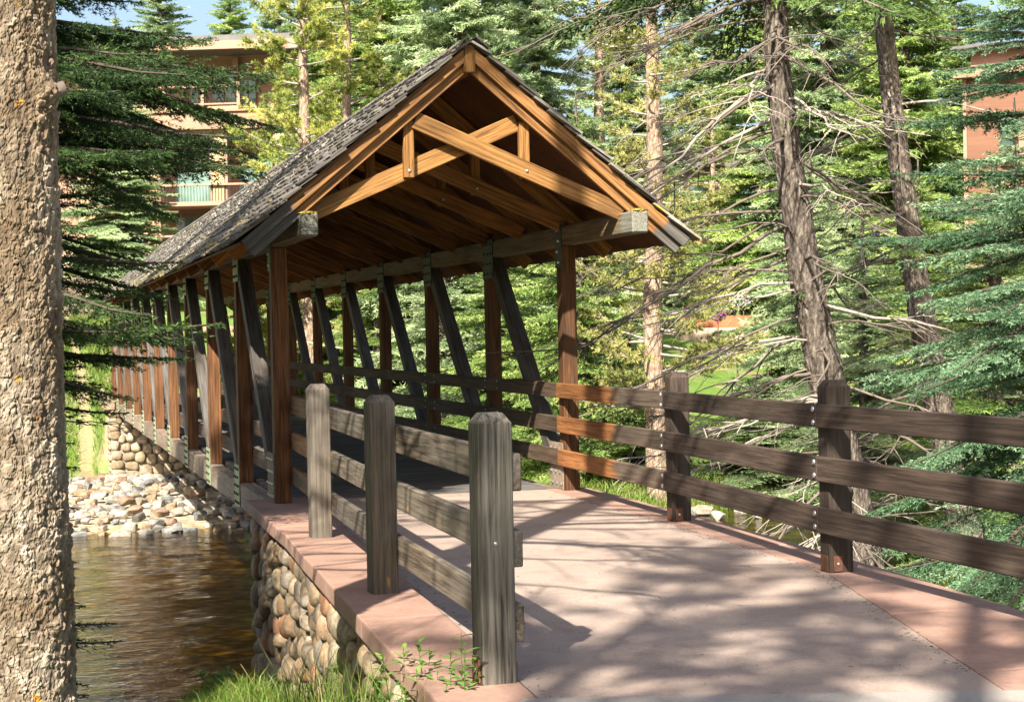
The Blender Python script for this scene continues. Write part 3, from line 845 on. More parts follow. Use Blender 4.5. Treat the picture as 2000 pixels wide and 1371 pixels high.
# roof boarding seen from below
for side in (-1, 1):
    ya, yb = YG + 0.0, YEND
    a = [slope_pt(side, 0.0, ya, 0.0), slope_pt(side, 2.0, ya, 0.0), slope_pt(side, 2.0, yb, 0.0), slope_pt(side, 0.0, yb, 0.0)]
    b = [slope_pt(side, 0.012, ya, 0.024), slope_pt(side, 2.0, ya, 0.024), slope_pt(side, 2.0, yb, 0.024), slope_pt(side, 0.012, yb, 0.024)]
    me = bpy.data.meshes.new('roof_boarding')
    me.from_pydata([tuple(v) for v in a + b], [], [(0, 1, 2, 3), (7, 6, 5, 4), (0, 4, 5, 1), (1, 5, 6, 2), (2, 6, 7, 3), (3, 7, 4, 0)]); me.update()
    new_obj('roof_boarding', me, M['soffit'], br)
    # blocking over the wall plate between rafters
# shakes
SHW = [boxm(0.36, w, 0.019, M['shingle'], 0.003) for w in (0.10, 0.13, 0.16, 0.19, 0.22)]
SHM = [boxm(0.36, w, 0.019, M['shingle_moss'], 0.003) for w in (0.10, 0.13, 0.16, 0.19, 0.22)]
SHN = (0.10, 0.13, 0.16, 0.19, 0.22)
rows = 15; EXPO = 2.64 / rows
stuff = {1: [], -1: []}
for side in (-1, 1):
    cand = []
    for r in range(rows):
        y = YG - 0.09 + RNG.uniform(-.05, 0)
        s = 2.66 - r * EXPO                     # distance from the ridge down the slope of the butt
        while y < YEND + 0.05:
            w = int(RNG.integers(0, 5)); ww = SHN[w]
            cand.append((r, y + ww / 2, s + RNG.uniform(-.03, .03), w, RNG.uniform(-.03, .03), RNG.uniform(0, .016)))
            y += ww + RNG.uniform(0.004, 0.014)
    cand.sort(key=lambda c: c[1])
    for k, (r, yc, s, w, rot, lift) in enumerate(cand):
        # butt end raised on the course below, head on the boarding
        bx = s * CP; bz = -s * SP
        n_ = Vector((side * SP, 0, CP)); up_ = Vector((-side * CP, 0, SP))
        butt = Vector((XC, yc, ZR + sz(max(yc, 0)))) + Vector((side * bx, 0, bz)) + n_ * (0.036 + lift)
        head = butt + up_ * min(0.36, s) - n_ * (0.026 + lift)
        x_ = (head - butt).normalized()
        y_ = n_.cross(x_).normalized()
        if rot: x_ = (x_ + y_ * rot).normalized(); y_ = n_.cross(x_).normalized()
        z_ = x_.cross(y_)
        if side < 0 and k < 300:
            mt = Matrix.Identity(4)
            for q in range(3):
                mt[q][0] = x_[q]; mt[q][1] = y_[q]; mt[q][2] = z_[q]; mt[q][3] = butt[q]
            mossy = (r < 3 and RNG.random() < 0.8) or RNG.random() < 0.10
            Ls = min(0.36, s) / 0.36
            mt = mt @ Matrix.Diagonal((Ls, 1, 1, 1))
            new_obj('shake', (SHM if mossy else SHW)[w], None, br, mtx=mt)
        else:
            stuff[side].append((butt, x_, y_, z_, SHN[w], min(0.36, s), 1.0 if (r < 3 and RNG.random() < 0.7) or RNG.random() < 0.08 else 0.0))
for side in (-1, 1):
    S = stuff[side]
    B = np.array([s[0] for s in S]); Xv = np.array([s[1] for s in S]); Yv = np.array([s[2] for s in S]); Zv = np.array([s[3] for s in S])
    W = np.array([s[4] for s in S]); L = np.array([s[5] for s in S])
    cor = []
    for cx, cy, cz in ((0, -.5, -.5), (0, .5, -.5), (0, .5, .5), (0, -.5, .5), (1, -.5, -.5), (1, .5, -.5), (1, .5, .5), (1, -.5, .5)):
        cor.append(B + Xv * (cx * L)[:, None] + Yv * (cy * W)[:, None] + Zv * (cz * 0.019))
    V = np.stack(cor, 1).reshape(-1, 3)
    q = np.array([(0, 1, 2, 3), (7, 6, 5, 4), (0, 4, 5, 1), (1, 5, 6, 2), (2, 6, 7, 3), (3, 7, 4, 0)])
    F = (np.arange(len(S))[:, None, None] * 8 + q[None]).reshape(-1, 4)
    tint = np.repeat(RNG.random(len(S)), 8)
    o = new_obj('shakes', mesh_np('shakes', V, F, False, {'tint': tint, 'moss': np.repeat(np.array([s[6] for s in S]), 8)}), None, br)
    o['kind'] = 'stuff'
    m, n, l, p = (None,) * 4
    if 'shake_field' not in M:
        m, n, l, p = mat_new('weathered_shake_field')
        a_ = n.new('ShaderNodeAttribute'); a_.attribute_name = 'tint'
        v = mapped(n, l, (14, 1.2, 1.2), rand=False)
        r1 = ramp(n, [(0, (0.036, 0.031, 0.027)), (0.55, (0.10, 0.09, 0.08)), (0.8, (0.19, 0.18, 0.165)), (1, (0.29, 0.28, 0.26))]); l.new(a_.outputs['Fac'], r1.inputs[0])
        f = noise(n, l, mapped(n, l, (9, 30, 9), rand=False), 1.0, 5, 0.6)
        r2 = ramp(n, [(0.3, (0.6, 0.6, 0.6)), (0.7, (1.2, 1.2, 1.2))]); l.new(f, r2.inputs[0])
        am = n.new('ShaderNodeAttribute'); am.attribute_name = 'moss'
        fm = noise(n, l, mapped(n, l, (6, 6, 6), rand=False), 1.0, 6, 0.7)
        rm = ramp(n, [(0.50, (0, 0, 0)), (0.60, (1, 1, 1))]); l.new(fm, rm.inputs[0])
        mm_ = n.new('ShaderNodeMath'); mm_.operation = 'MULTIPLY'; l.new(am.outputs['Fac'], mm_.inputs[0]); l.new(rm.outputs[0], mm_.inputs[1])
        cc = mixc(n, l, 1.0, r1.outputs[0], r2.outputs[0], 'MULTIPLY')
        l.new(mixc(n, l, mm_.outputs[0], cc, (0.26, 0.22, 0.035)), p.inputs['Base Color'])
        p.inputs['Roughness'].default_value = 0.8
        l.new(bump(n, l, f, 0.6, 0.008), p.inputs['Normal'])
        M['shake_field'] = m
    o.data.materials.append(M['shake_field'])
# ridge cap shakes
y = YG - 0.16; k = 0
capm = boxm(0.36, 0.15, 0.018, M['shingle'], 0.003)
while y < YEND - 0.1:
    for side in (-1, 1):
        n_ = Vector((side * SP, 0, CP))
        base = Vector((XC, y, ZR + sz(max(y, 0)))) + Vector((side * 0.055, 0, -0.055 * TAN)) + n_ * (0.058)
        hd = base + Vector((0, 0.36, 0)) - n_ * 0.012
        new_obj('ridge_shake', capm, None, br, mtx=frame(base, hd, n_))
    y += 0.25; k += 1
# ------------------------------------------------------------------ far abutment and riprap
fa = thing('stone_abutment', (-0.1, 29.6, -1.8), 'far abutment of tan rounded cobbles beneath the end of the bridge', 'abutment')
YF = 29.2
new_obj('wall_core', prism([(-1.70, YF + 0.06), (1.62, YF + 0.06), (1.66, 33), (-1.74, 33)], -2.3, -0.12, 0), M['mortar'], fa)
fcob = cobble_variants(5, M['farcobble'], sub=2, rough=0.09, square=0.8)
s_, z_, hs, hz = relax(120, 3.36, 2.0, 0.9, 12, 9)
for k in range(len(s_)):
    mt = Matrix.Translation((-1.72 + s_[k], YF + 0.05, -0.10 - z_[k])) @ Matrix.Rotation(RNG.uniform(-.3, .3), 4, 'Y') @ Matrix.Diagonal((hs[k] * 1.0, 0.09 + 0.04 * RNG.random(), hz[k] * 1.0, 1))
    new_obj('cobble', fcob[k % 5], None, fa, mtx=mt)
for k in range(14):   # cobbles of the corner seen on edge
    mt = Matrix.Translation((-1.70, YF + 0.18 + 0.12 * (k % 2), -0.2 - 0.14 * k)) @ Matrix.Diagonal((0.09, 0.14, 0.085, 1))
    new_obj('cobble', fcob[k % 5], None, fa, mtx=mt)
bm = bmesh.new()
P_ = [(-1.86, YF - 0.06, -0.09), (-1.60, YF - 0.06, -0.09), (-1.60, YF - 0.06, 0.10), (-1.70, YF - 0.06, 0.20), (-1.80, YF - 0.06, 0.10)]
a_ = [bm.verts.new(v) for v in P_]; b_ = [bm.verts.new((x - 0.03, 33.2, z + 0.16)) for x, y, z in P_]
bm.faces.new(a_); bm.faces.new(b_[::-1])
for k in range(5): bm.faces.new((a_[k], b_[k], b_[(k + 1) % 5], a_[(k + 1) % 5]))
bmesh.ops.recalc_face_normals(bm, faces=bm.faces)
me = bpy.data.meshes.new('capstone'); bm.to_mesh(me); bm.free()
new_obj('capstone', me, M['farcobble'], fa)

def rock_mesh(mat, seed):
    r = np.random.default_rng(seed)
    bm = bmesh.new()
    for _ in range(16):
        v = r.normal(size=3); v /= np.linalg.norm(v)
        v = np.sign(v) * np.abs(v) ** 0.7 * r.uniform(0.78, 1.0)
        bm.verts.new(v)
    bmesh.ops.convex_hull(bm, input=bm.verts)
    bmesh.ops.delete(bm, geom=[v for v in bm.verts if not v.link_faces], context='VERTS')
    bmesh.ops.bevel(bm, geom=list(bm.edges), offset=0.045, segments=1, affect='EDGES')
    for f in bm.faces: f.smooth = False
    me = bpy.data.meshes.new('rock'); bm.to_mesh(me); bm.free(); me.materials.append(mat)
    return me
RK = {k: [rock_mesh(M['rock_' + k], 100 + 7 * i + len(k)) for i in range(5)] for k in ('white', 'grey', 'tan', 'red')}
RLAB = {'white': 'pale angular rock lying in the riprap below the far abutment', 'grey': 'blue-grey angular rock lying in the riprap below the far abutment',
        'tan': 'tan angular rock lying in the riprap below the far abutment', 'red': 'reddish brown rock lying in the riprap below the far abutment'}
pts = []
def try_rock(x, y, s, zoff=0.0, kind=None):
    for (a, b, c) in pts:
        if (a - x) ** 2 + (b - y) ** 2 * 0.55 < (0.74 * (s + c)) ** 2: return False
    pts.append((x, y, s))
    kind = kind or RNG.choice(['white', 'grey', 'tan', 'red'], p=[0.42, 0.36, 0.16, 0.06])
    z = float(ground_h(x, y)) + 0.28 * s + zoff
    mt = Matrix.Translation((x, y, z)) @ Matrix.Rotation(RNG.uniform(0, 6.28), 4, 'Z') @ Matrix.Rotation(RNG.uniform(-.3, .3), 4, 'X') @ Matrix.Diagonal((s * RNG.uniform(1, 1.35), s * RNG.uniform(.75, 1), s * RNG.uniform(.55, .8), 1))
    o = new_obj('rock', RK[kind][int(RNG.integers(0, 5))], None, None, mtx=mt)
    size = 'large' if s > 0.15 else 'small'
    lab_ = size + ' ' + RLAB[kind]; grp_ = f'{size} {kind} riprap rocks'
    if y < 17.6: lab_ = lab_.replace('lying in the riprap below', 'at the water edge before'); grp_ += ' at the water edge'
    elif y > 25: lab_ = lab_.replace('lying in the riprap below', 'heaped against the foot of'); grp_ += ' by the abutment'
    tag(o, lab_, 'rock', grp_)
    return True
# big ones along the water's edge, then the pile up to the wall
cnt = 0
for x in np.arange(-4.6, 1.6, 0.42):
    if try_rock(x + RNG.uniform(-.08, .08), 17.15 + RNG.uniform(-.1, .25), RNG.uniform(0.13, 0.22), 0.02): cnt += 1
for _ in range(5200):
    y = 17.4 + 11.6 * RNG.random() ** 1.25
    wL = np.interp(y, [17, 29], [-4.1, -3.6])
    x = RNG.uniform(wL, 0.6)
    hump = 0.10 * math.sin((y - 17) / 12 * math.pi)
    if cnt < 290 and try_rock(x, y, RNG.uniform(0.09, 0.20), hump): cnt += 1
# stones on the bank right of the bridge
pts2 = []
for (px, py, s) in [(1372, 1003, 0.22), (1402, 1012, 0.17), (1445, 1003, 0.12), (1340, 995, 0.12), (1480, 1010, 0.1)]:
    q = on_plane(px, py, 2, -1.98)
    mt = Matrix.Translation((q.x, q.y, -1.98 + 0.3 * s)) @ Matrix.Rotation(RNG.uniform(0, 6), 4, 'Z') @ Matrix.Diagonal((s * 1.2, s, s * 0.7, 1))
    tag(new_obj('rock', RK['white'][int(RNG.integers(0, 5))], None, None, mtx=mt), 'pale rock on the mossy bank beyond the right fence', 'rock', 'bank rocks right of the bridge')

# ------------------------------------------------------------------ buildings
M['siding'] = plain('tan_siding', (0.36, 0.225, 0.155), rough=0.8, var=0.08, scale=0.6, bstr=0.3, stretch=(0.3, 0.3, 5))
M['pinkwall'] = plain('rose_stucco', (0.40, 0.235, 0.18), rough=0.85, var=0.10, scale=0.5, bstr=0.1)
M['cream'] = plain('cream_trim', (0.50, 0.38, 0.21), rough=0.8, var=0.06, scale=0.7, bstr=0.1)
M['trim'] = plain('salmon_trim', (0.40, 0.245, 0.175), rough=0.7, var=0.06, scale=1.0, bstr=0.1)
M['ironrail'] = plain('iron_baluster', (0.06, 0.05, 0.05), rough=0.5, bstr=0)
M['roofdark'] = plain('grey_roof', (0.16, 0.15, 0.15), rough=0.8, var=0.2, scale=1.0)
M['beige'] = plain('beige_stucco', (0.55, 0.42, 0.35), rough=0.9, var=0.08, scale=0.4, bstr=0.1)
M['siding2'] = plain('rust_siding', (0.21, 0.105, 0.065), rough=0.8, var=0.15, scale=0.8, bstr=0.3, stretch=(0.3, 0.3, 6))
M['terracotta'] = plain('terracotta', (0.42, 0.15, 0.07), rough=0.85, var=0.2, scale=2)
mg, n, l, p = mat_new('window_glass')
p.inputs['Base Color'].default_value = (0.10, 0.17, 0.14, 1); p.inputs['Roughness'].default_value = 0.06; p.inputs['Specular IOR Level'].default_value = 0.8
f = noise(n, l, mapped(n, l, (1, 1, 1)), 0.8, 3, 0.5); r1 = ramp(n, [(0.3, (0.03, 0.06, 0.045)), (0.7, (0.16, 0.25, 0.22))]); l.new(f, r1.inputs[0]); l.new(r1.outputs[0], p.inputs['Base Color'])
M['glass'] = mg

class Facade:
    def __init__(s, px0, depth, turn, root):
        s.d = depth; s.k = depth / FPX; s.px0 = px0; s.root = root
        h = Vector((RT.x, RT.y, 0)).normalized(); h.rotate(Matrix.Rotation(turn, 3, 'Z'))
        s.u = h; s.n = Vector((h.y, -h.x, 0))      # n points to the camera
        c = at(px0, 685, depth); s.o = Vector((c.x, c.y, 0))
    def z(s, py, px=None): return at(s.px0 if px is None else px, py, s.d).z
    def box(s, name, px0, px1, py0, py1, d0, d1, mat, parent=None, zbot=None, bev=0.004):
        a = s.o + s.u * ((px0 - s.px0) * s.k); b = s.o + s.u * ((px1 - s.px0) * s.k)
        zt = s.z(py0); zb = s.z(py1) if zbot is None else zbot
        c = (d0 + d1) / 2
        p0 = a + s.n * c; p1 = b + s.n * c
        p0.z = p1.z = (zt + zb) / 2
        return beam(name, p0, p1, abs(d1 - d0), zt - zb, mat, parent or s.root, bev=bev)
lod = thing('lodge', (3.0, 60.0, 4.0), 'tan multi-storey lodge with balconies behind the bridge roof', 'building')
Fc = Facade(340, 75, R(-4), lod)
Fc.box('wall', -40, 640, 97, 700, -4.0, -2.0, M['siding'], zbot=2.0)
rf = Fc.box('roof', -60, 680, 80, 99, -6.0, 0.9, M['roofdark'])
Fc.box('fascia', -60, 680, 92, 108, 0.92, 1.05, M['trim'])
# upper balcony
Fc.box('balcony_floor', -40, 480, 213, 219, -2.0, 0.3, M['cream'])
Fc.box('balcony_band', -40, 560, 220, 256, -2.0, 0.2, M['siding'])
Fc.box('band_moulding', -40, 560, 219.5, 223, 0.2, 0.32, M['trim'])
for px in (140, 215, 295, 334, 409, 480):
    Fc.box('balcony_post', px - 3, px + 3, 166, 212, 0.02, 0.22, M['trim'])
Fc.box('handrail', -40, 484, 171, 175, 0.05, 0.2, M['trim'])
Fc.box('bottom_rail', -40, 484, 206, 209, 0.05, 0.2, M['trim'])
def balusters(px0, px1, py0, py1, step=5):
    parts = []
    for px in np.arange(px0, px1, step):
        a = Fc.o + Fc.u * ((px - 340) * Fc.k) + Fc.n * 0.12
        parts.append(tube([(a.x, a.y, Fc.z(py1)), (a.x, a.y, Fc.z(py0))], [0.012, 0.012], 4))
    v, f = join(parts)
    o = new_obj('balusters', mesh_np('balusters', v, f), M['ironrail'], lod); o['kind'] = 'stuff'
balusters(120, 480, 175, 206)
for (a, b, c, d) in ((410, 460, 140, 203), (365, 398, 150, 210), (465, 500, 150, 200), (150, 178, 140, 200), (225, 262, 140, 205)):
    w = Fc.box('window', a - 3, b + 3, c - 3, d + 3, -2.0, -1.9, M['trim'])
    Fc.box('pane', a, b, c, d, -1.9, -1.87, M['glass'], parent=w)
    Fc.box('mullion', (a + b) / 2 - 1, (a + b) / 2 + 1, c, d, -1.87, -1.82, M['trim'], parent=w)
for px in (455, 345):
    Fc.box('pilaster', px - 6, px + 6, 105, 213, -2.0, -1.7, M['trim'])
# lower storeys
Fc.box('soffit', -40, 560, 256, 262, -2.0, 0.0, M['siding'])
for px in (300, 434, 560, 170):
    Fc.box('column', px - 12, px + 12, 262, 620, -0.6, -0.1, M['cream'])
    Fc.box('column_trim', px - 17, px - 12, 262, 620, -0.65, -0.15, M['trim'])
    Fc.box('column_trim', px + 12, px + 18, 262, 620, -0.65, -0.15, M['trim'])
for (a, b, c, d) in ((340, 415, 290, 325), (330, 415, 332, 395), (200, 280, 290, 395), (330, 415, 420, 480), (200, 280, 420, 480), (460, 540, 300, 395)):
    w = Fc.box('window', a - 4, b + 4, c - 4, d + 4, -2.0, -1.88, M['trim'])
    Fc.box('pane', a, b, c, d, -1.88, -1.84, M['glass'], parent=w)
for y0, y1 in ((361, 396), (460, 490)):
    Fc.box('handrail', 120, 560, y0, y0 + 4, -0.1, 0.05, M['trim'])
    Fc.box('balcony_floor', 120, 560, y1, y1 + 8, -2.0, 0.1, M['trim'])
    parts = []
    for px in np.arange(122, 560, 6):
        a = Fc.o + Fc.u * ((px - 340) * Fc.k) - Fc.n * 0.03
        parts.append(tube([(a.x, a.y, Fc.z(y1)), (a.x, a.y, Fc.z(y0))], [0.012, 0.012], 4))
    v, f = join(parts)
    o = new_obj('balusters', mesh_np('balusters', v, f), M['ironrail'], lod); o['kind'] = 'stuff'
Fc.box('retaining_wall', 60, 520, 505, 600, 0.6, 1.4, M['beige'], zbot=2.5)

# board fence on the hill left of the bridge
hf = thing('board_fence', (-1.6, 52, 3.5), 'weathered board fence at top of the grassy slope beyond the bridge', 'fence')
A_ = at(60, 570, 62); B_ = at(232, 560, 62)
for k in range(24):
    t = k / 24.0
    q = A_.lerp(B_, t); zb = float(ground_h(q.x, q.y)) - 0.1
    new_obj('board', boxm(1.5, 0.115, 0.025, M['chord'], 0.002), None, hf, mtx=Matrix.Translation((q.x, q.y, zb)) @ Matrix.Rotation(R(-12), 4, 'Z') @ Matrix.Rotation(R(-90), 4, 'Y') @ Matrix.Rotation(R(90), 4, 'X'))

# building upper right
rb = thing('chalet', (22, 27, 1.0), 'rust-brown sided chalet with pale eave behind the right-hand spruces', 'building')
Fr = Facade(1892, 48, R(-28), rb)
Fr.box('wall', 1892, 2330, 155, 700, -3.0, 0.0, M['siding2'], zbot=0.0)
Fr.box('roof', 1880, 2400, 96, 108, -3.4, 0.5, M['roofdark'])
Fr.box('eave_board', 1878, 2400, 138, 156, 0.0, 0.35, M['siding'])
Fr.box('gable_wall', 1908, 2380, 106, 140, -3.0, 0.1, M['pinkwall'])
Fr.box('corner_board', 1890, 1897, 156, 700, 0.0, 0.06, M['trim'], zbot=0.0)
for a in (1960, 2090):
    w = Fr.box('window', a, a + 60, 230, 330, 0.0, 0.06, M['trim']); Fr.box('pane', a + 5, a + 55, 236, 324, 0.06, 0.09, M['glass'], parent=w)
# beige building behind the trees in the middle
bb = thing('stucco_house', (24, 56, 3.0), 'beige stucco house glimpsed between the pines right of the gable', 'building')
Fb = Facade(1330, 78, R(6), bb)
Fb.box('wall', 1130, 1620, 330, 640, -6.0, 0.0, M['beige'], zbot=2.0)
Fb.box('roof', 1100, 1650, 296, 330, -6.8, 0.7, M['roofdark'])
Fb.box('band', 1130, 1620, 470, 482, 0.0, 0.2, M['trim'])
for a in (1170, 1260, 1350, 1440, 1530):
    for c in (360, 500):
        w = Fb.box('window', a, a + 46, c, c + 80, 0.0, 0.08, M['trim']); Fb.box('pane', a + 4, a + 42, c + 4, c + 76, 0.08, 0.11, M['glass'], parent=w)
# terracotta planter wall on the lawn
tw = thing('planter_wall', (20, 44, 2.0), 'low terracotta planter wall with tan kerb on the lawn behind right trees', 'wall')
Ft = Facade(1420, 66, R(4), tw)
Ft.box('wall', 1320, 1640, 617, 640, 0.0, 0.5, M['terracotta'])
Ft.box('kerb', 1320, 1640, 640, 662, -0.1, 0.9, M['beige'], zbot=1.2)
# ------------------------------------------------------------------ trees
M['needle_spruce'] = leaf('spruce_needles', (0.06, 0.12, 0.028), (0.24, 0.37, 0.105), (0.53, 0.64, 0.26), trans=0.45)
M['needle_blue'] = leaf('blue_spruce_needles', (0.075, 0.14, 0.065), (0.31, 0.43, 0.23), (0.60, 0.70, 0.47), trans=0.45)
M['needle_teal'] = leaf('teal_spruce_needles', (0.02, 0.06, 0.03), (0.11, 0.225, 0.125), (0.34, 0.50, 0.33), trans=0.35)
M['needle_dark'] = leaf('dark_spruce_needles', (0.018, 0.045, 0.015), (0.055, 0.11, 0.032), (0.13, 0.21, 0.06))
M['needle_pine'] = leaf('pine_needles', (0.09, 0.135, 0.028), (0.32, 0.39, 0.10), (0.60, 0.59, 0.19), trans=0.45)
M['needle_brown'] = leaf('dry_pine_needles', (0.13, 0.155, 0.045), (0.34, 0.37, 0.13), (0.54, 0.52, 0.22), trans=0.45)

def bark_mat(name, a, b, c, scale=1.0):
    m, n, l, p = mat_new(name)
    v = mapped(n, l, (9 * scale, 9 * scale, 3.2 * scale))
    f1 = noise(n, l, v, 1.6, 6, 0.7, 0.5)
    r1 = ramp(n, [(0.32, a), (0.5, b), (0.7, c)]); l.new(f1, r1.inputs[0])
    vo = n.new('ShaderNodeTexVoronoi'); vo.inputs['Scale'].default_value = 3.0; l.new(v, vo.inputs['Vector'])
    r2 = ramp(n, [(0.1, (1.15, 1.15, 1.15)), (0.6, (0.6, 0.6, 0.6))]); l.new(vo.outputs['Distance'], r2.inputs[0])
    l.new(mixc(n, l, 1.0, r1.outputs[0], r2.outputs[0], 'MULTIPLY'), p.inputs['Base Color'])
    p.inputs['Roughness'].default_value = 0.9; p.inputs['Specular IOR Level'].default_value = 0.15
    b1 = bump(n, l, vo.outputs['Distance'], 0.7, -0.03)
    l.new(bump(n, l, f1, 0.8, 0.03, b1), p.inputs['Normal'])
    return m
M['bark'] = bark_mat('spruce_bark', (0.028, 0.024, 0.021), (0.13, 0.108, 0.09), (0.27, 0.235, 0.20))
M['bark_grey'] = bark_mat('grey_flaky_bark', (0.05, 0.041, 0.034), (0.21, 0.172, 0.14), (0.38, 0.325, 0.275), 1.3)
M['bark_pine'] = bark_mat('pine_bark', (0.13, 0.09, 0.065), (0.34, 0.25, 0.18), (0.50, 0.40, 0.31))
M['twig'] = plain('grey_dead_wood', (0.17, 0.14, 0.118), rough=0.85, var=0.3, scale=2.0, bstr=0.2)
M['limb_dark'] = plain('dark_limb_bark', (0.085, 0.066, 0.052), rough=0.9, var=0.3, scale=2.0, bstr=0.2)
M['twig_pale'] = plain('pale_dead_wood', (0.38, 0.33, 0.285), rough=0.85, var=0.25, scale=2.0, bstr=0.2)

def tris_from(P, D, T, K, ln, wd, spread, r, flat=0.6):
    """K needles at every point P along direction D"""
    n = len(P)
    P = np.repeat(P, K, 0); D = np.repeat(D, K, 0); T = np.repeat(T, K)
    q = r.normal(size=(n * K, 3)); q[:, 2] *= flat
    q -= (q * D).sum(1)[:, None] * D
    q /= np.linalg.norm(q, axis=1)[:, None] + 1e-9
    a = r.uniform(spread[0], spread[1], n * K)[:, None]
    nd = D * np.cos(a) + q * np.sin(a)
    w = np.cross(nd, r.normal(size=(n * K, 3))); w /= np.linalg.norm(w, axis=1)[:, None] + 1e-9
    L = (ln * r.uniform(0.7, 1.25, n * K))[:, None]
    V = np.stack([P - w * wd / 2, P + w * wd / 2, P + nd * L], 1).reshape(-1, 3)
    tt = np.stack([T, T, np.minimum(1, T + 0.12)], 1).ravel()
    return V, tt

def spray(L, r, dn=0.06, K=2, ln=0.085, wd=0.02, tstep=0.055, width=0.40, sub=False):
    """flat spruce branch of length L along +X: needles and twig lines"""
    segs = []     # origin, dir, length
    x = 0.10 * L
    while x < L:
        t = x / L
        lt = L * (0.05 + width * (1 - t) ** 0.8 * min(1, 0.35 + 2.2 * t)) * r.uniform(0.6, 1.15)
        for sgn in (-1, 1):
            a = R(r.uniform(38, 62)) * sgn
            d = np.array([math.cos(a), math.sin(a), r.uniform(-0.32, 0.05)]); d /= np.linalg.norm(d)
            o = np.array([x + r.uniform(-.02, .02), 0, 0.0])
            segs.append((o, d, lt))
            if sub and lt > 0.16:
                s = 0.06
                while s < lt * 0.9:
                    for s2 in (-1, 1):
                        aa = a + s2 * R(r.uniform(35, 55))
                        d2 = np.array([math.cos(aa), math.sin(aa), r.uniform(-0.45, 0.05)]); d2 /= np.linalg.norm(d2)
                        segs.append((o + d * s, d2, (lt - s) * r.uniform(0.3, 0.55)))
                    s += 0.075
        x += tstep * r.uniform(0.8, 1.2)
    segs.append((np.array([0.15 * L, 0, 0]), np.array([1.0, 0, 0]), 0.85 * L))
    P, D, T = [], [], []
    for o, d, lt in segs:
        k = max(2, int(lt / dn))
        s = (np.arange(k) + r.random(k)) / k * lt
        s = s[s > 0.0]
        P.append(o + d * s[:, None]); D.append(np.repeat(d[None], len(s), 0))
        T.append(np.where(s > 0.72 * lt, 0.32, 0.0))
    P = np.concatenate(P); D = np.concatenate(D); T = np.concatenate(T)
    V, tt = tris_from(P, D, T, K, ln, wd, (0.4, 0.95), r)
    lines = [(np.array([0, 0, 0.0]), np.array([L, 0, 0.0]), 0.012 * L / 1.5 + 0.003)] + [(o, o + d * lt, 0.0035) for o, d, lt in segs if lt > 0.2]
    return V, tt, lines

def stick(lines):
    """three-sided tapering sticks"""
    A = np.array([q[0] for q in lines]); B = np.array([q[1] for q in lines]); r0 = np.array([q[2] for q in lines])
    d = B - A; d /= np.linalg.norm(d, axis=1)[:, None] + 1e-9
    a = np.cross(d, np.array([0.3, 0.2, 0.93])); a /= np.linalg.norm(a, axis=1)[:, None] + 1e-9
    b = np.cross(d, a)
    V = []
    for th in (0, 2.094, 4.189):
        V.append(A + r0[:, None] * (math.cos(th) * a + math.sin(th) * b))
    V.append(B)
    V = np.stack(V, 1).reshape(-1, 3)
    q = np.array([(0, 1, 3), (1, 2, 3), (2, 0, 3)])
    F = (np.arange(len(A))[:, None, None] * 4 + q[None]).reshape(-1, 3)
    return V, F

def place(V, Ltemp, l, phi, pitch, droop, org, roll=0.0):
    """template points to a branch: scale, bend down then up at the tip, turn"""
    s = l / Ltemp
    V = V * s
    t = np.clip(V[:, 0] / l, 0, 1.3)
    z = V[:, 2] - droop * l * t ** 1.6 + 0.55 * droop * l * np.clip(t - 0.55, 0, 1) ** 2 * 2.2
    x, y = V[:, 0], V[:, 1]
    y, z = y * math.cos(roll) - z * math.sin(roll), y * math.sin(roll) + z * math.cos(roll)
    cp, sp_ = math.cos(pitch), math.sin(pitch)
    x, z = x * cp - z * sp_, x * sp_ + z * cp
    c, s_ = math.cos(phi), math.sin(phi)
    return np.stack([x * c - y * s_ + org[0], x * s_ + y * c + org[1], z + org[2]], 1)

def conifer(branches, templates, r, tint=(0.1, 0.72)):
    """branches: (org, phi, length, pitch, droop, class)"""
    VV, TT, LV, LF, o = [], [], [], [], 0
    for (org, phi, l, pitch, droop, cl) in branches:
        V, tt, lines, Lt = templates[cl][int(r.integers(0, len(templates[cl])))]
        roll = r.uniform(-.25, .25)
        VV.append(place(V, Lt, l, phi, pitch, droop, org, roll)); TT.append(np.clip(tt + r.uniform(*tint), 0, 1))
        # stem as a few sticks along the bent axis, plus twigs
        ts = np.linspace(0, 1, 5) * Lt
        ax = place(np.stack([ts, 0 * ts, 0 * ts], 1), Lt, l, phi, pitch, droop, org, roll)
        lv, lf = tube(ax, np.linspace(0.010 + 0.010 * l, 0.004, 5), 4)
        lf = np.concatenate([lf[:, [0, 1, 2]], lf[:, [0, 2, 3]]])
        LV.append(lv); LF.append(lf + o); o += len(lv)
        sv, sf = stick([q for q in lines[1::2]]) if len(lines) > 3 else (None, None)
        if sv is not None:
            sv = place(sv, Lt, l, phi, pitch, droop, org, roll)
            LV.append(sv); LF.append(sf + o); o += len(sv)
    V = np.concatenate(VV); F = np.arange(len(V)).reshape(-1, 3)
    return V, F, np.concatenate(TT), np.concatenate(LV), np.concatenate(LF)

def make_templates(r, n=3, **kw):
    out = {}
    for cl, L in (('s', 0.6), ('m', 1.2), ('l', 2.1)):
        out[cl] = []
        for k in range(n):
            V, tt, lines = spray(L, r, **kw)
            out[cl].append((V, tt, lines, L))
    return out
def cls(l): return 's' if l < 0.85 else ('m' if l < 1.6 else 'l')

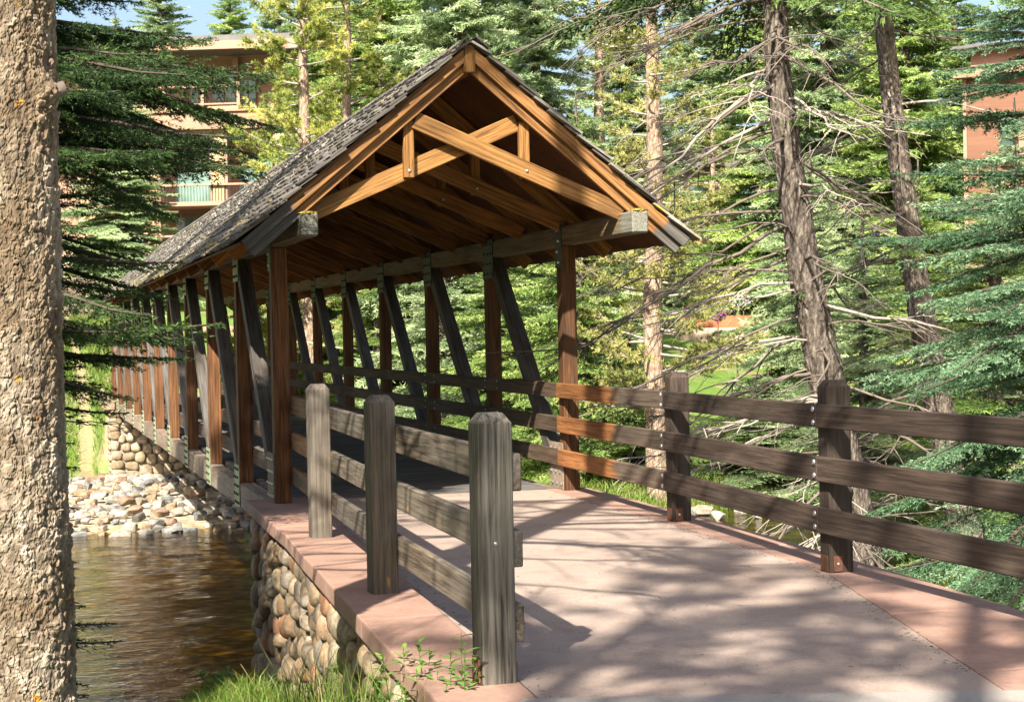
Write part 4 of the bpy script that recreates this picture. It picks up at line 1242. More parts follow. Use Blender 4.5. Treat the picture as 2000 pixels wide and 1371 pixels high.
def whorls(H, z0, Rm, r, dz=0.34, nb=(6, 9), power=0.85, top=0.0, slope=(-0.25, 0.35)):
    B = []
    z = z0
    while z < H - 0.15:
        t = (z - z0) / (H - z0)
        l0 = Rm * (1 - t) ** power + 0.12
        for k in range(int(r.integers(*nb))):
            phi = r.uniform(0, 6.283)
            l = l0 * r.uniform(0.6, 1.12)
            pitch = slope[0] * (1 - t) + slope[1] * t + r.uniform(-.12, .12)
            B.append(((0, 0, z + r.uniform(-.15, .15)), phi, l, pitch, r.uniform(0.05, 0.24) * (1 - 0.6 * t), cls(l)))
        z += dz * r.uniform(0.75, 1.25) * (0.65 + 0.35 * (1 - t))
    return B

def trunk_mesh(pts, rads, n=14, seed=0, mat=None, lump=0.06, res=6):
    r = np.random.default_rng(seed)
    pts = np.asarray(pts, float); rads = np.asarray(rads, float)
    t = np.linspace(0, len(pts) - 1, max(24, res * len(pts)))
    P = np.stack([np.interp(t, np.arange(len(pts)), pts[:, k]) for k in range(3)], 1)
    Rr = np.interp(t, np.arange(len(pts)), rads)
    V, F = tube(P, Rr, n)
    V = V.reshape(len(t), n, 3)
    c = P[:, None, :]
    V = c + (V - c) * (1 + lump * r.normal(size=(len(t), n, 1)))
    me = mesh_np('trunk', V.reshape(-1, 3), F, True)
    me.materials.append(mat)
    return me

TPL_FAR = make_templates(np.random.default_rng(3), 3, dn=0.062, K=3, ln=0.115, wd=0.034, tstep=0.072, width=0.42)
TPL_MID = make_templates(np.random.default_rng(4), 3, dn=0.046, K=3, ln=0.07, wd=0.022, tstep=0.062, width=0.42)
TPL_NEAR = make_templates(np.random.default_rng(5), 3, dn=0.031, K=3, ln=0.038, wd=0.0095, tstep=0.062, width=0.42, sub=True)

def build_tree(name, loc, label, group, trunk_pts, trunk_r, B, tpl, mat, r, barkm=None, tint=(0.1, 0.72), nside=12):
    root = thing(name, loc, label, 'tree', group)
    V, F, T, LV, LF = conifer(B, tpl, r, tint)
    L = np.array(loc)
    tm = trunk_mesh(np.array(trunk_pts), trunk_r, nside, int(r.integers(0, 999)), barkm or M['bark'])
    for nm, me in (('trunk', tm), ('limbs', mesh_np('limbs', LV, LF)), ('crown', mesh_np('crown', V, F, False, {'tint': T}))):
        o = bpy.data.objects.new(nm, me); COL.objects.link(o); o.parent = root
        if nm == 'limbs': me.materials.append(M['limb_dark'])
        if nm == 'crown': me.materials.append(mat)
    return root

def copy_tree(src, loc, rotz, scale, label, group=None, mats=None):
    c = src.copy(); COL.objects.link(c)
    c.location = loc; c.rotation_euler = (0, 0, rotz); c.scale = (scale[0], scale[0], scale[1])
    c['label'] = label
    if group: c['group'] = group
    for ch in src.children:
        d = ch.copy(); COL.objects.link(d); d.parent = c
        if mats and ch.name.split('.')[0] == 'crown':
            d.material_slots[0].link = 'OBJECT'; d.material_slots[0].material = mats
    return c

def gz(x, y): return float(ground_h(x, y)) - 0.08
def base_at(px, depth):
    q = at(px, 700, depth)
    return (q.x, q.y, gz(q.x, q.y))

# --- background spruces
r = np.random.default_rng(21)
S1 = build_tree('spruce_tree', base_at(900, 43), 'tall blue-green spruce rising right behind the peak of the roof', None,
                [(0, 0, -0.2), (0.05, 0, 6), (0, 0.08, 12), (0, 0, 17)], [0.24, 0.19, 0.11, 0.02], whorls(17, 0.8, 3.0, r, dz=0.30, nb=(7, 10)), TPL_FAR, M['needle_blue'], r)
r = np.random.default_rng(22)
S2 = build_tree('spruce_tree', base_at(1135, 37.5), 'green spruce on far bank filling the bays between the bridge posts', None,
                [(0, 0, -0.2), (0.03, 0, 3), (0, 0.05, 6), (0, 0, 8.2)], [0.15, 0.12, 0.08, 0.015], whorls(8.0, 0.25, 2.3, r, dz=0.27, nb=(6, 9)), TPL_MID, M['needle_spruce'], r)
# --- pines
def pine_branches(H, z0, Rm, r, dz=0.5, nb=(4, 6)):
    B = []
    z = z0
    while z < H - 0.3:
        t = (z - z0) / (H - z0)
        for k in range(int(r.integers(*nb))):
            l = Rm * (1 - 0.65 * t) * r.uniform(0.5, 1.1)
            B.append((z + r.uniform(-.2, .2), r.uniform(0, 6.283), l, r.uniform(-0.15, 0.35) + 0.35 * t))
        z += dz * r.uniform(0.8, 1.2)
    return B
def build_pine(name, loc, label, H, z0, Rm, seed, mat, trunk_r, dens=1.0, dead=0, ln=0.10, wd=0.024):
    r = np.random.default_rng(seed)
    root = thing(name, loc, label, 'tree')
    P, D, T, LN = [], [], [], []
    LV, LF, o = [], [], 0
    for (z, phi, l, pitch) in pine_branches(H, z0, Rm, r):
        c, s = math.cos(phi), math.sin(phi)
        ts = np.linspace(0, 1, 6)
        rad = ts * l * math.cos(pitch)
        zz = z + ts * l * math.sin(pitch) - 0.18 * l * ts ** 1.2 + 0.30 * l * ts ** 3
        wob = np.cumsum(r.normal(0, 0.035 * l, 6))
        ax = np.stack([rad * c - wob * s, rad * s + wob * c, zz], 1)
        lv, lf = tube(ax, np.linspace(0.012 + 0.010 * l, 0.005, 6), 4)
        lf = np.concatenate([lf[:, [0, 1, 2]], lf[:, [0, 2, 3]]]); LV.append(lv); LF.append(lf + o); o += len(lv)
        nsub = int(7 + 9 * l)
        bt = r.uniform(0, 0.6)
        for k in range(nsub):
            t = r.uniform(0.25, 1.0)
            org = np.array([np.interp(t, ts, ax[:, q]) for q in range(3)])
            a = phi + r.uniform(-1.1, 1.1)
            sl = l * r.uniform(0.14, 0.34) * (1.2 - 0.5 * t)
            d = np.array([math.cos(a), math.sin(a), r.uniform(-0.1, 0.75)]); d /= np.linalg.norm(d)
            LN.append((org, org + d * sl, 0.006))
            for s_ in np.arange(0.35 * sl, sl + 0.02, 0.055 / dens):
                P.append(org + d * s_ + r.normal(0, 0.015, 3)); D.append(d); T.append(min(1, bt + r.uniform(0, 0.4) + (0.15 if s_ > 0.8 * sl else 0)))
    P = np.array(P); D = np.array(D); T = np.array(T)
    V, tt = tris_from(P, D, T, 11, ln, wd, (0.35, 1.25), r, 1.0)
    sv, sf = stick(LN); LV.append(sv); LF.append(sf + o)
    tp = [(0, 0, -0.3)] + [(r.normal(0, 0.05), r.normal(0, 0.05), z) for z in (H * 0.25, H * 0.5, H * 0.75)] + [(0, 0, H)]
    tm = trunk_mesh(tp, [trunk_r * q for q in (1.15, 0.95, 0.8, 0.5, 0.05)], 14, seed, M['bark_pine'])
    for nm, me in (('trunk', tm), ('limbs', mesh_np('limbs', np.concatenate(LV), np.concatenate(LF))), ('crown', mesh_np('crown', V, np.arange(len(V)).reshape(-1, 3), False, {'tint': np.clip(tt, 0, 1)}))):
        ob = bpy.data.objects.new(nm, me); COL.objects.link(ob); ob.parent = root
        if nm == 'limbs': me.materials.append(M['twig_pale'])
        if nm == 'crown': me.materials.append(mat)
    return root
PN1 = build_pine('pine_tree', base_at(603, 45), 'yellow-green pine between the lodge balconies and the bridge roof', 15, 1.2, 2.9, 31, M['needle_pine'], 0.19, 1.25)
PN2 = build_pine('pine_tree', base_at(1281, 36), 'straight pale-barked pine with dry tufted branches behind the right eave', 14, 2.0, 2.2, 32, M['needle_brown'], 0.20, 0.75)

BG = [  # px, depth, source, rot, (sx, sz), label, material
    (760, 56, S1, 1.0, (1.15, 1.0), 'blue-green spruce far behind left slope of the bridge roof', M['needle_spruce']),
    (1060, 50, S1, 2.1, (1.0, 1.0), 'pale green spruce above right barge board of the gable', M['needle_blue']),
    (1440, 88, S1, 3.3, (1.0, 0.95), 'distant spruce between the dry pine and the dark leaning trunk', M['needle_spruce']),
    (1620, 52, S1, 4.4, (1.1, 1.05), 'silvery blue spruce standing between the two leaning trunks', M['needle_blue']),
    (1775, 50, S1, 5.2, (1.1, 1.0), 'full green spruce in front of the rust-brown chalet', M['needle_spruce']),
    (2050, 58, S1, 0.4, (1.2, 1.1), 'spruce beside the rust-brown chalet at its far corner', M['needle_spruce']),
    (240, 64, S1, 0.9, (0.95, 0.62), 'pale blue spruce growing in front of the lodge balconies', M['needle_blue']),
    (985, 39, S2, 1.3, (1.0, 0.8), 'bushy green spruce seen through the bay beside the entrance post', M['needle_spruce']),
    (870, 41, S2, 2.5, (1.05, 0.85), 'bushy green spruce seen through the second bay of the bridge', M['needle_blue']),
    (740, 43, S2, 3.9, (1.0, 0.8), 'bushy green spruce seen through the third bay of the bridge', M['needle_spruce']),
    (640, 47, S2, 4.6, (0.95, 0.8), 'bushy green spruce seen through the far bays of the bridge', M['needle_spruce']),
    (1225, 38, S2, 5.1, (0.9, 0.45), 'young bright green spruce right of the entrance post', M['needle_spruce']),
    (1500, 38, S2, 0.7, (1.1, 0.3), 'silvery young spruce behind the bare branches of the dark trunk', M['needle_blue']),
    (1690, 36, S2, 1.9, (1.0, 0.8), 'silvery young spruce on the bank between the leaning trunks', M['needle_blue']),
    (1945, 30, S2, 2.9, (1.25, 0.80), 'green young spruce behind the upper rails of the right fence', M['needle_spruce']),
    (1990, 36, S2, 3.7, (1.2, 1.05), 'bushy spruce hiding lower wall of the rust-brown chalet', M['needle_blue']),
    (690, 50, PN1, 4.0, (0.9, 0.95), 'golden-green pine just left of the tall blue-green spruce', M['needle_pine']),
    (1180, 52, PN2, 1.4, (1.1, 0.95), 'olive pine behind the gable beside the dry pine', M['needle_pine']),
    (1400, 76, PN2, 2.6, (1.0, 0.7), 'sparse yellowish pine behind the terracotta planter wall', M['needle_pine']),
]
for (px, dep, src, rot, scl, lab, mt) in BG:
    copy_tree(src, base_at(px, dep), rot, scl, lab, None, mt)

DIST = [(1365, 82, S1, 1.5), (1880, 70, S1, 1.5), (330, 90, S1, 1.5), (465, 94, S1, 1.5), (560, 86, S1, 1.4), (670, 66, S1, 1.3), (820, 62, S1, 1.3), (965, 64, S1, 1.4), (1230, 72, S1, 1.3),
        (1520, 68, S1, 1.4), (1715, 62, S1, 1.3), (1010, 48, S2, 1.3), (1590, 45, S2, 1.2), (1800, 42, S2, 1.2), (600, 55, S2, 1.3), (700, 54, S2, 1.2)]
for k, (px, dep, src, sc_) in enumerate(DIST):
    copy_tree(src, base_at(px, dep), 0.7 * k, (sc_, 1.0 if src is S1 else 0.9), *(('spruce top rising behind the roof of the tan lodge', 'spruces behind the lodge') if px < 580 else ('low bushy spruce in the stand behind the bridge posts', 'bushy spruces behind the bridge') if src is S2 and px < 1100 else ('tall spruce in the stand behind the bridge gable', 'spruces behind the gable') if px < 1150 else ('low bushy spruce in the stand behind the leaning trunks', 'bushy spruces behind the leaning trunks') if src is S2 else ('tall spruce in the stand behind the two leaning trunks', 'spruces behind the leaning trunks')), M['needle_spruce'] if k % 2 else M['needle_blue'])

# --- dead branches
def dead_branch(root, org, phi, l, r, pitch=0.1, droop=0.5, thick=0.02, mat=None, twigs=6):
    k = 9
    ts = np.linspace(0, 1, k)
    c, s = math.cos(phi), math.sin(phi)
    wob = np.cumsum(r.normal(0, 0.022 * l, k)); wob[0] = 0
    zz = ts * l * math.sin(pitch) - droop * l * ts ** 1.5 + 0.25 * droop * l * ts ** 4 + np.cumsum(r.normal(0, 0.012 * l, k))
    rad = ts * l * math.cos(pitch)
    ax = np.stack([org[0] + rad * c - wob * s, org[1] + rad * s + wob * c, org[2] + zz], 1)
    parts = [tube(ax, np.linspace(thick, thick * 0.22, k), 6)]
    for q in range(twigs):
        t = r.uniform(0.25, 0.95)
        o = np.array([np.interp(t, ts, ax[:, i]) for i in range(3)])
        a = phi + r.choice([-1, 1]) * r.uniform(0.3, 0.9)
        sl = l * r.uniform(0.15, 0.42)
        tt = np.linspace(0, 1, 6)
        p2 = np.stack([o[0] + tt * sl * math.cos(a), o[1] + tt * sl * math.sin(a), o[2] - r.uniform(0.0, 0.75) * sl * tt ** 1.4 + np.cumsum(r.normal(0, 0.012, 6))], 1)
        parts.append(tube(p2, np.linspace(thick * 0.42, thick * 0.12, 6), 4))
        for w in range(2):
            t3 = r.uniform(0.3, 0.9); o3 = np.array([np.interp(t3, tt, p2[:, i]) for i in range(3)])
            a3 = a + r.uniform(-.9, .9); s3 = sl * r.uniform(0.2, 0.45)
            parts.append(tube(np.array([o3, o3 + [s3 * math.cos(a3) * .6, s3 * math.sin(a3) * .6, -0.2 * s3], o3 + [s3 * math.cos(a3), s3 * math.sin(a3), -0.6 * s3]]), [thick * 0.2, thick * 0.15, thick * 0.08], 3))
    v, f = join(parts)
    ob = new_obj('dead_branch', mesh_np('dead_branch', v - np.array(root.location)[None], f, True), mat or M['twig'])
    ob.parent = root
    return ob

def leaning(name, label, pts, rads, seed, crown_z, crown_H, crown_R, dead, sprigs, mat, tpl=TPL_MID, pale=0.45, dead_len=(1.7, 3.2), bias=math.pi, barkm=None):
    r = np.random.default_rng(seed)
    b = pts[0]
    root = thing(name, Vector(b), label, 'tree')
    P = np.array([np.array(q) - np.array(b) for q in pts])
    tm = trunk_mesh(P, rads, 56, seed, barkm or M['bark'], 0.035, 34)
    o = bpy.data.objects.new('trunk', tm); COL.objects.link(o); o.parent = root
    Z = P[:, 2]
    def axis_at(z): return np.array([np.interp(z, Z, P[:, 0]), np.interp(z, Z, P[:, 1]), z])
    B = []
    z = crown_z
    while z < crown_H:
        t = (z - crown_z) / (crown_H - crown_z)
        for k in range(int(r.integers(5, 8))):
            l = (crown_R * (1 - t) ** 0.8 + 0.2) * r.uniform(0.6, 1.1)
            B.append((tuple(axis_at(z + r.uniform(-.15, .15))), r.uniform(0, 6.283), l, r.uniform(-.35, .1) + 0.4 * t, r.uniform(0.1, 0.3), cls(l)))
        z += r.uniform(0.3, 0.5)
    for k in range(sprigs):
        z = r.uniform(0.4, crown_z + 1)
        l = r.uniform(0.45, 1.1)
        B.append((tuple(axis_at(z)), r.uniform(0, 6.283), l, r.uniform(-.2, .25), r.uniform(0.1, 0.3), cls(l)))
    V, F, T, LV, LF = conifer(B, tpl, r)
    for nm, me, mm in (('limbs', mesh_np('limbs', LV, LF), M['twig']), ('crown', mesh_np('crown', V, F, False, {'tint': T}), mat)):
        o = bpy.data.objects.new(nm, me); COL.objects.link(o); o.parent = root; me.materials.append(mm)
    for k in range(dead):
        z = 0.5 + (crown_z + 1.2 - 0.5) * (k + r.random()) / dead
        q = axis_at(z) + np.array(b)
        phi = bias + r.normal(0, 0.75) if r.random() < 0.72 else r.uniform(0, 6.283)
        dead_branch(root, q, phi, r.uniform(*dead_len), r, r.uniform(-.05, .3), r.uniform(0.35, 0.75), r.uniform(0.014, 0.026), M['twig_pale'] if r.random() < pale else M['twig'], int(r.integers(5, 9)))
    return root
pts = [at(x, y, 20.0) for x, y in ((1702, 1190), (1668, 1000), (1606, 700), (1575, 550), (1545, 350), (1520, 150), (1513, 0))]
top = pts[-1] + Vector((-0.1, 0.1, 4)); pts += [top, top + Vector((0, 0, 5))]
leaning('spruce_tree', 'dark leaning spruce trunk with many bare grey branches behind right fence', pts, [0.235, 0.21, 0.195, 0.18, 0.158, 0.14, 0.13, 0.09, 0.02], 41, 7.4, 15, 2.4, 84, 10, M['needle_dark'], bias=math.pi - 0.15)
pts = [at(x, y, 24.6) for x, y in ((1912, 1165), (1878, 1000), (1835, 800), (1798, 600), (1768, 400), (1742, 200), (1722, 0))]
top = pts[-1] + Vector((-0.5, 0.1, 4)); pts += [top, top + Vector((-0.2, 0, 5))]
leaning('spruce_tree', 'paler leaning spruce trunk with flaky bark right of the dark leaning trunk', pts, [0.245, 0.21, 0.19, 0.175, 0.15, 0.138, 0.12, 0.09, 0.02], 42, 9.2, 17, 2.8, 40, 8, M['needle_spruce'], pale=0.6, dead_len=(1.2, 2.4), bias=math.pi + 0.4, barkm=M['bark_grey'])

# --- spruce at the right edge, near
r = np.random.default_rng(51)
bx = base_at(2045, 16.5)
build_tree('spruce_tree', bx, 'dense blue-green spruce leaning over right end of the dark fence', None,
           [(0, 0, -0.3), (0.02, 0, 3), (0, 0.03, 6), (0, 0, 9)], [0.16, 0.13, 0.09, 0.015], [b for b in whorls(9, 0.30, 1.9, r, dz=0.33, nb=(7, 10), power=0.7) if math.cos(b[1] - math.pi - 0.3) > -0.35], TPL_NEAR, M['needle_teal'], r)
# --- dark spruce behind the big trunk at the left
r = np.random.default_rng(52)
bx = base_at(20, 13.2)
B = []
for z in np.arange(0.3, 6.6, 0.17):
    for k in range((4 if z > 4.75 else (2 if 4.05 < z < 4.75 else 3)) if z > 3.25 else (1 if r.random() < 0.7 else 2)):
        phi = r.normal(-0.25, 0.7) if r.random() < 0.85 else r.uniform(0, 6.283)
        l = float(np.interp(z, [0.2, 1.5, 2.7, 3.0, 3.4, 4.0, 4.4, 4.8, 5.6, 6.6], [0.6, 0.75, 0.6, 0.7, 1.45, 1.55, 1.0, 1.8, 1.95, 1.0])) * r.uniform(0.55, 1.1)
        B.append(((0, 0, z + r.uniform(-.1, .1)), phi, l, r.uniform(-.05, .25), r.uniform(0.12, 0.4), cls(l)))
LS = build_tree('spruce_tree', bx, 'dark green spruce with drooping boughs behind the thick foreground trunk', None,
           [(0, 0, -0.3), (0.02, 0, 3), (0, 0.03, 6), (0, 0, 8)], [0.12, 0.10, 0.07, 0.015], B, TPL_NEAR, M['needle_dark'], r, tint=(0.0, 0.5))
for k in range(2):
    z = 3.0 + 0.9 * k
    dead_branch(LS, np.array(bx) + [0, 0, z], r.normal(0, 0.4), r.uniform(0.8, 1.5), r, 0.1, 0.35, 0.012, M['twig'], 7)
# ------------------------------------------------------------------ thick foreground trunk
TX, TY = -3.935, -9.505
zs = np.concatenate([np.arange(-1.3, -0.1, 0.05), np.arange(-0.1, 3.1, 0.0075), np.arange(3.1, 15.5, 0.12)])
th = np.concatenate([np.linspace(-np.pi, 0.35, 215, endpoint=False), np.linspace(0.35, np.pi, 45, endpoint=False)])
nth = len(th)
ZZ, TH = np.meshgrid(zs, th, indexing='ij')
Rb = np.interp(ZZ, [-1.3, 0.0, 1.0, 3.0, 6.0, 11.0, 15.5], [0.34, 0.262, 0.243, 0.225, 0.195, 0.11, 0.02])
cx = np.interp(ZZ, [-0.5, 3.0, 8.0, 15.5], [-0.01, 0.0, 0.03, 0.0])
# bark plates: cells around the trunk, periodic in angle
def worley(U, Vv, per, s):
    best = np.full(U.shape, 9.0); sec = np.full(U.shape, 9.0); cid = np.zeros(U.shape); cu = np.zeros(U.shape); cv = np.zeros(U.shape)
    iu, iv = np.floor(U).astype(np.int64), np.floor(Vv).astype(np.int64)
    for du in (-1, 0, 1):
        for dv in (-1, 0, 1):
            a = np.mod(iu + du, per); b = iv + dv
            pu = iu + du + 0.1 + 0.8 * hash2(a, b, s); pv = b + 0.1 + 0.8 * hash2(a, b, s + 1)
            d = np.sqrt((U - pu) ** 2 + (Vv - pv) ** 2)
            h = hash2(a, b, s + 2)
            nb_ = d < best
            sec = np.where(nb_, best, np.minimum(sec, d))
            cid = np.where(nb_, h, cid); cu = np.where(nb_, U - pu, cu); cv = np.where(nb_, Vv - pv, cv)
            best = np.where(nb_, d, best)
    return best, sec, cid, cu, cv
per = 72
wu = TH / (2 * np.pi) * per; wv = ZZ / 0.031
wu = wu + 0.5 * fbm(TH * 9, ZZ * 26, 5, 3); wv = wv + 0.6 * fbm(TH * 9 + 9, ZZ * 26, 8, 3)
F1, F2, CID, CU, CV = worley(wu, wv, per, 50)
G1, G2, GID, GU, GV = worley(wu * 0.5 + 0.35 * fbm(TH * 15, ZZ * 50, 41, 2), wv * 0.42, per // 2, 70)
gate = smooth(-0.28, 0.12, fbm(TH * 5, ZZ * 13, 44, 3))
crack = 1 - (1 - smooth(0.0, 0.12, F2 - F1)) * gate * 0.9
crack = crack * (0.3 + 0.7 * smooth(0.0, 0.10, G2 - G1))
disp = 0.0105 * crack * (0.45 + 0.9 * CID) + crack * (CV * 0.010 * (CID - 0.2) + CU * 0.006 * (hash2((CID * 999).astype(np.int64), (CID * 77).astype(np.int64), 3) - 0.5))
disp += 0.006 * crack * (GID - 0.5) + 0.020 * GV * (GID - 0.3) * crack
disp += 0.004 * fbm(TH * 26, ZZ * 85, 13, 3) + 0.010 * fbm(TH * 2, ZZ * 1.6, 17, 2)
# branch scars
for (z0, t0, rr, hh) in ((2.52, -0.55, 0.045, 0.035), (1.38, -1.9, 0.05, 0.02), (0.45, -0.7, 0.03, 0.02), (2.0, -1.2, 0.03, 0.014), (0.9, -1.5, 0.04, 0.016)):
    dd = np.sqrt((ZZ - z0) ** 2 + (np.angle(np.exp(1j * (TH - t0))) * 0.23) ** 2)
    disp += hh * np.exp(-(dd / rr) ** 2)
fade = smooth(5.0, 3.2, ZZ)
RR = Rb + disp * fade
V = np.stack([TX + cx + RR * np.cos(TH), TY + RR * np.sin(TH), ZZ], -1)
nz = len(zs)
i, j = np.meshgrid(np.arange(nz - 1), np.arange(nth), indexing='ij')
F = np.stack([i * nth + j, i * nth + (j + 1) % nth, (i + 1) * nth + (j + 1) % nth, (i + 1) * nth + j], -1).reshape(-1, 4)
m, n, l, p = mat_new('flaky_bark')
a1 = n.new('ShaderNodeAttribute'); a1.attribute_name = 'cell'
a2 = n.new('ShaderNodeAttribute'); a2.attribute_name = 'crack'
v = mapped(n, l, (1, 1, 1), rand=False)
f1 = noise(n, l, v, 60.0, 5, 0.7)
f2 = noise(n, l, v, 3.0, 4, 0.6)
r1 = ramp(n, [(0.0, (0.12, 0.10, 0.080)), (0.4, (0.235, 0.205, 0.168)), (0.75, (0.32, 0.285, 0.24)), (1.0, (0.43, 0.395, 0.345))]); l.new(a1.outputs['Fac'], r1.inputs[0])
r2 = ramp(n, [(0.3, (0.72, 0.68, 0.62)), (0.7, (1.15, 1.12, 1.08))]); l.new(f1, r2.inputs[0])
c = mixc(n, l, 1.0, r1.outputs[0], r2.outputs[0], 'MULTIPLY')
r3 = ramp(n, [(0.42, (0.66, 0.59, 0.50)), (0.58, (1.08, 1.07, 1.05))]); l.new(f2, r3.inputs[0])
c = mixc(n, l, 1.0, c, r3.outputs[0], 'MULTIPLY')
c = mixc(n, l, a2.outputs['Fac'], (0.06, 0.04, 0.025), c)
f4 = noise(n, l, v, 11.0, 3, 0.5)
r4 = ramp(n, [(0.69, (0, 0, 0)), (0.73, (1, 1, 1))]); l.new(f4, r4.inputs[0])
c = mixc(n, l, r4.outputs[0], c, (0.42, 0.21, 0.04))
l.new(c, p.inputs['Base Color'])
p.inputs['Roughness'].default_value = 0.88; p.inputs['Specular IOR Level'].default_value = 0.2
l.new(bump(n, l, f1, 0.5, 0.004), p.inputs['Normal'])
big = thing('spruce_tree', (TX, TY, -0.85), 'thick foreground trunk with flaky pale brown bark beside the creek', 'tree')
me = mesh_np('trunk', V.reshape(-1, 3) - np.array([TX, TY, -0.85]), F, False, {'cell': np.clip(0.35 * CID + 0.45 * GID + 0.6 * fbm(TH * 9, ZZ * 25, 77, 3) + 0.12, 0, 1).ravel(), 'crack': (crack * 0.85 + 0.15 * (1 - fade)).ravel()})
me.materials.append(m)
o = bpy.data.objects.new('trunk', me); COL.objects.link(o); o.parent = big
r = np.random.default_rng(61)
B = []
for z in np.arange(11.6, 15.6, 0.5):
    for k in range(4):
        l = float(np.interp(z, [8, 10, 15.6], [1.6, 1.9, 0.3])) * r.uniform(0.6, 1.1)
        B.append(((0, 0, z + 0.85 + r.uniform(-.2, .2)), r.uniform(0, 6.283), l, r.uniform(-.3, .1), r.uniform(0.1, 0.3), cls(l)))
V, F, T, LV, LF = conifer(B, TPL_FAR, r)
for nm, me, mm in (('limbs', mesh_np('limbs', LV, LF), M['twig']), ('crown', mesh_np('crown', V, F, False, {'tint': T}), M['needle_dark'])):
    o = bpy.data.objects.new(nm, me); COL.objects.link(o); o.parent = big; me.materials.append(mm)
for k in range(24):
    z = 3.9 + 0.19 * k
    phi = (-0.55 if k % 2 else 2.6) + r.normal(0, 0.7)
    dead_branch(big, np.array([TX, TY, z]), phi, r.uniform(1.3, 2.9), r, r.uniform(0.0, 0.35), 0.25, r.uniform(0.022, 0.042), M['twig'], 9)
for (z, phi, L_, t_) in ((5.2, -0.75, 2.6, 0.055), (6.1, -0.2, 3.0, 0.06), (6.6, 2.4, 2.4, 0.05), (7.3, -1.0, 2.8, 0.05), (7.9, 2.9, 2.4, 0.045)):
    dead_branch(big, np.array([TX, TY, z]), phi, L_, r, 0.3, 0.3, t_, M['twig'], 10)
# sawn branch stub on the trunk
sv, sf = tube([(TX + 0.17, TY - 0.05, 2.50), (TX + 0.27, TY - 0.06, 2.535), (TX + 0.275, TY - 0.06, 2.536)], [0.034, 0.028, 0.001], 10)
o = new_obj('branch_stub', mesh_np('branch_stub', sv, sf, True), M['twig'], big)

# unseen trees added beside and behind the viewer to shade path, fence and bridge
SHADE = [(-6.1, -19.9, 0.3, (0.8, 1.05)), (-10.2, -13.4, 1.7, (0.95, 0.95)), (-7.6, -6.2, 2.9, (1.05, 1.0)), (-8.8, -1.8, 4.1, (1.05, 1.08)), (-8.5, -20.6, 2.2, (0.85, 1.0))]
SLAB = ['unseen shade pine standing behind the viewpoint by the pavement', 'unseen shade spruce left of the thick flaky trunk', 'unseen shade spruce on the bank beside the dark drooping spruce', 'unseen shade spruce leaning over the creek upstream of the bridge', 'unseen narrow shade pine beside the pavement']
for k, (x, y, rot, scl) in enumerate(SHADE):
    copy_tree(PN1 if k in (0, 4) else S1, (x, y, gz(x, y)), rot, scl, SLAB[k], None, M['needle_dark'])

# ------------------------------------------------------------------ grass and small plants
M['grass'] = leaf('grass_blades', (0.05, 0.10, 0.015), (0.13, 0.21, 0.035), (0.34, 0.31, 0.12), trans=0.4)
M['weed'] = leaf('weed_leaves', (0.05, 0.12, 0.02), (0.12, 0.24, 0.05), (0.22, 0.33, 0.09), trans=0.4)
M['stalk'] = plain('dry_stalk', (0.38, 0.33, 0.14), rough=0.8, bstr=0)
def blades(X, Y, Z, H, W, r, tint, lean=0.5):
    n = len(X)
    a = r.uniform(0, 6.283, n); la = r.uniform(0, 6.283, n); le = lean * H * r.uniform(0.2, 1, n)
    dx, dy = np.cos(a) * W / 2, np.sin(a) * W / 2
    b = np.stack([X, Y, Z], 1)
    side = np.stack([dx, dy, 0 * dx], 1)
    mid = b + np.stack([np.cos(la) * le * 0.35, np.sin(la) * le * 0.35, H * 0.6], 1)
    tip = b + np.stack([np.cos(la) * le, np.sin(la) * le, H * r.uniform(0.8, 1, n)], 1)
    V = np.stack([b - side, b + side, mid + side * 0.7, mid - side * 0.7, tip], 1).reshape(-1, 3)
    q = np.array([(0, 1, 2), (0, 2, 3), (3, 2, 4)])
    F = (np.arange(n)[:, None, None] * 5 + q[None]).reshape(-1, 3)
    T = np.repeat(np.clip(tint, 0, 1), 5)
    return V, F, T
def grass_obj(name, sets, label):
    Vs, Fs, Ts, o = [], [], [], 0
    for V, F, T in sets:
        Vs.append(V); Fs.append(F + o); Ts.append(T); o += len(V)
    ob = new_obj(name, mesh_np(name, np.concatenate(Vs), np.concatenate(Fs), False, {'tint': np.concatenate(Ts)}), M['grass'])
    ob['kind'] = 'stuff'
    return tag(ob, label, 'grass')
r = np.random.default_rng(71)
sets = []
nb = 17000
Yg = r.uniform(-9.6, 0.2, nb); off = r.random(nb) ** 2.0 * 1.5
Xg = np.array([LO(y) for y in Yg]) - 0.06 - off
Zg = ground_h(Xg, Yg)
k = Zg > WATER + 0.25
patch = fbm(Xg * 1.7, Yg * 1.7, 31) + 0.25
k &= off < np.interp(Yg, [-6, -3, 0], [1.5, 0.9, 0.35])
k &= patch > r.uniform(-.3, .3, nb)
Hh = (0.08 + 0.20 * r.random(nb)) * np.interp(Yg, [-5, -2], [1.0, 0.6]) * (0.6 + 0.8 * np.clip(patch, 0, 1))
sets.append(blades(Xg[k], Yg[k], Zg[k] - 0.02, Hh[k], 0.006 + 0.004 * r.random(k.sum()), r, r.normal(0.45, 0.22, k.sum()), 0.9))
nt = 420
Yt = r.uniform(-9.6, -6.6, nt); Xt = np.array([LO(y) for y in Yt]) - 0.06 - 0.35 * r.random(nt)
sets.append(blades(Xt, Yt, ground_h(Xt, Yt) - 0.02, 0.35 + 0.35 * r.random(nt), 0.005 + 0.003 * r.random(nt), r, r.normal(0.5, 0.25, nt), 0.5))
grass_obj('grass', sets, 'long green grass along the foot of the near cobble wall')
sets = []
nb = 26000
Yg = 29.4 + 32 * r.random(nb) ** 0.8; 
Xg = np.interp(Yg, [29, 62], [-1.9, 0.5]) - r.random(nb) * np.interp(Yg, [29, 62], [3.2, 4.5])
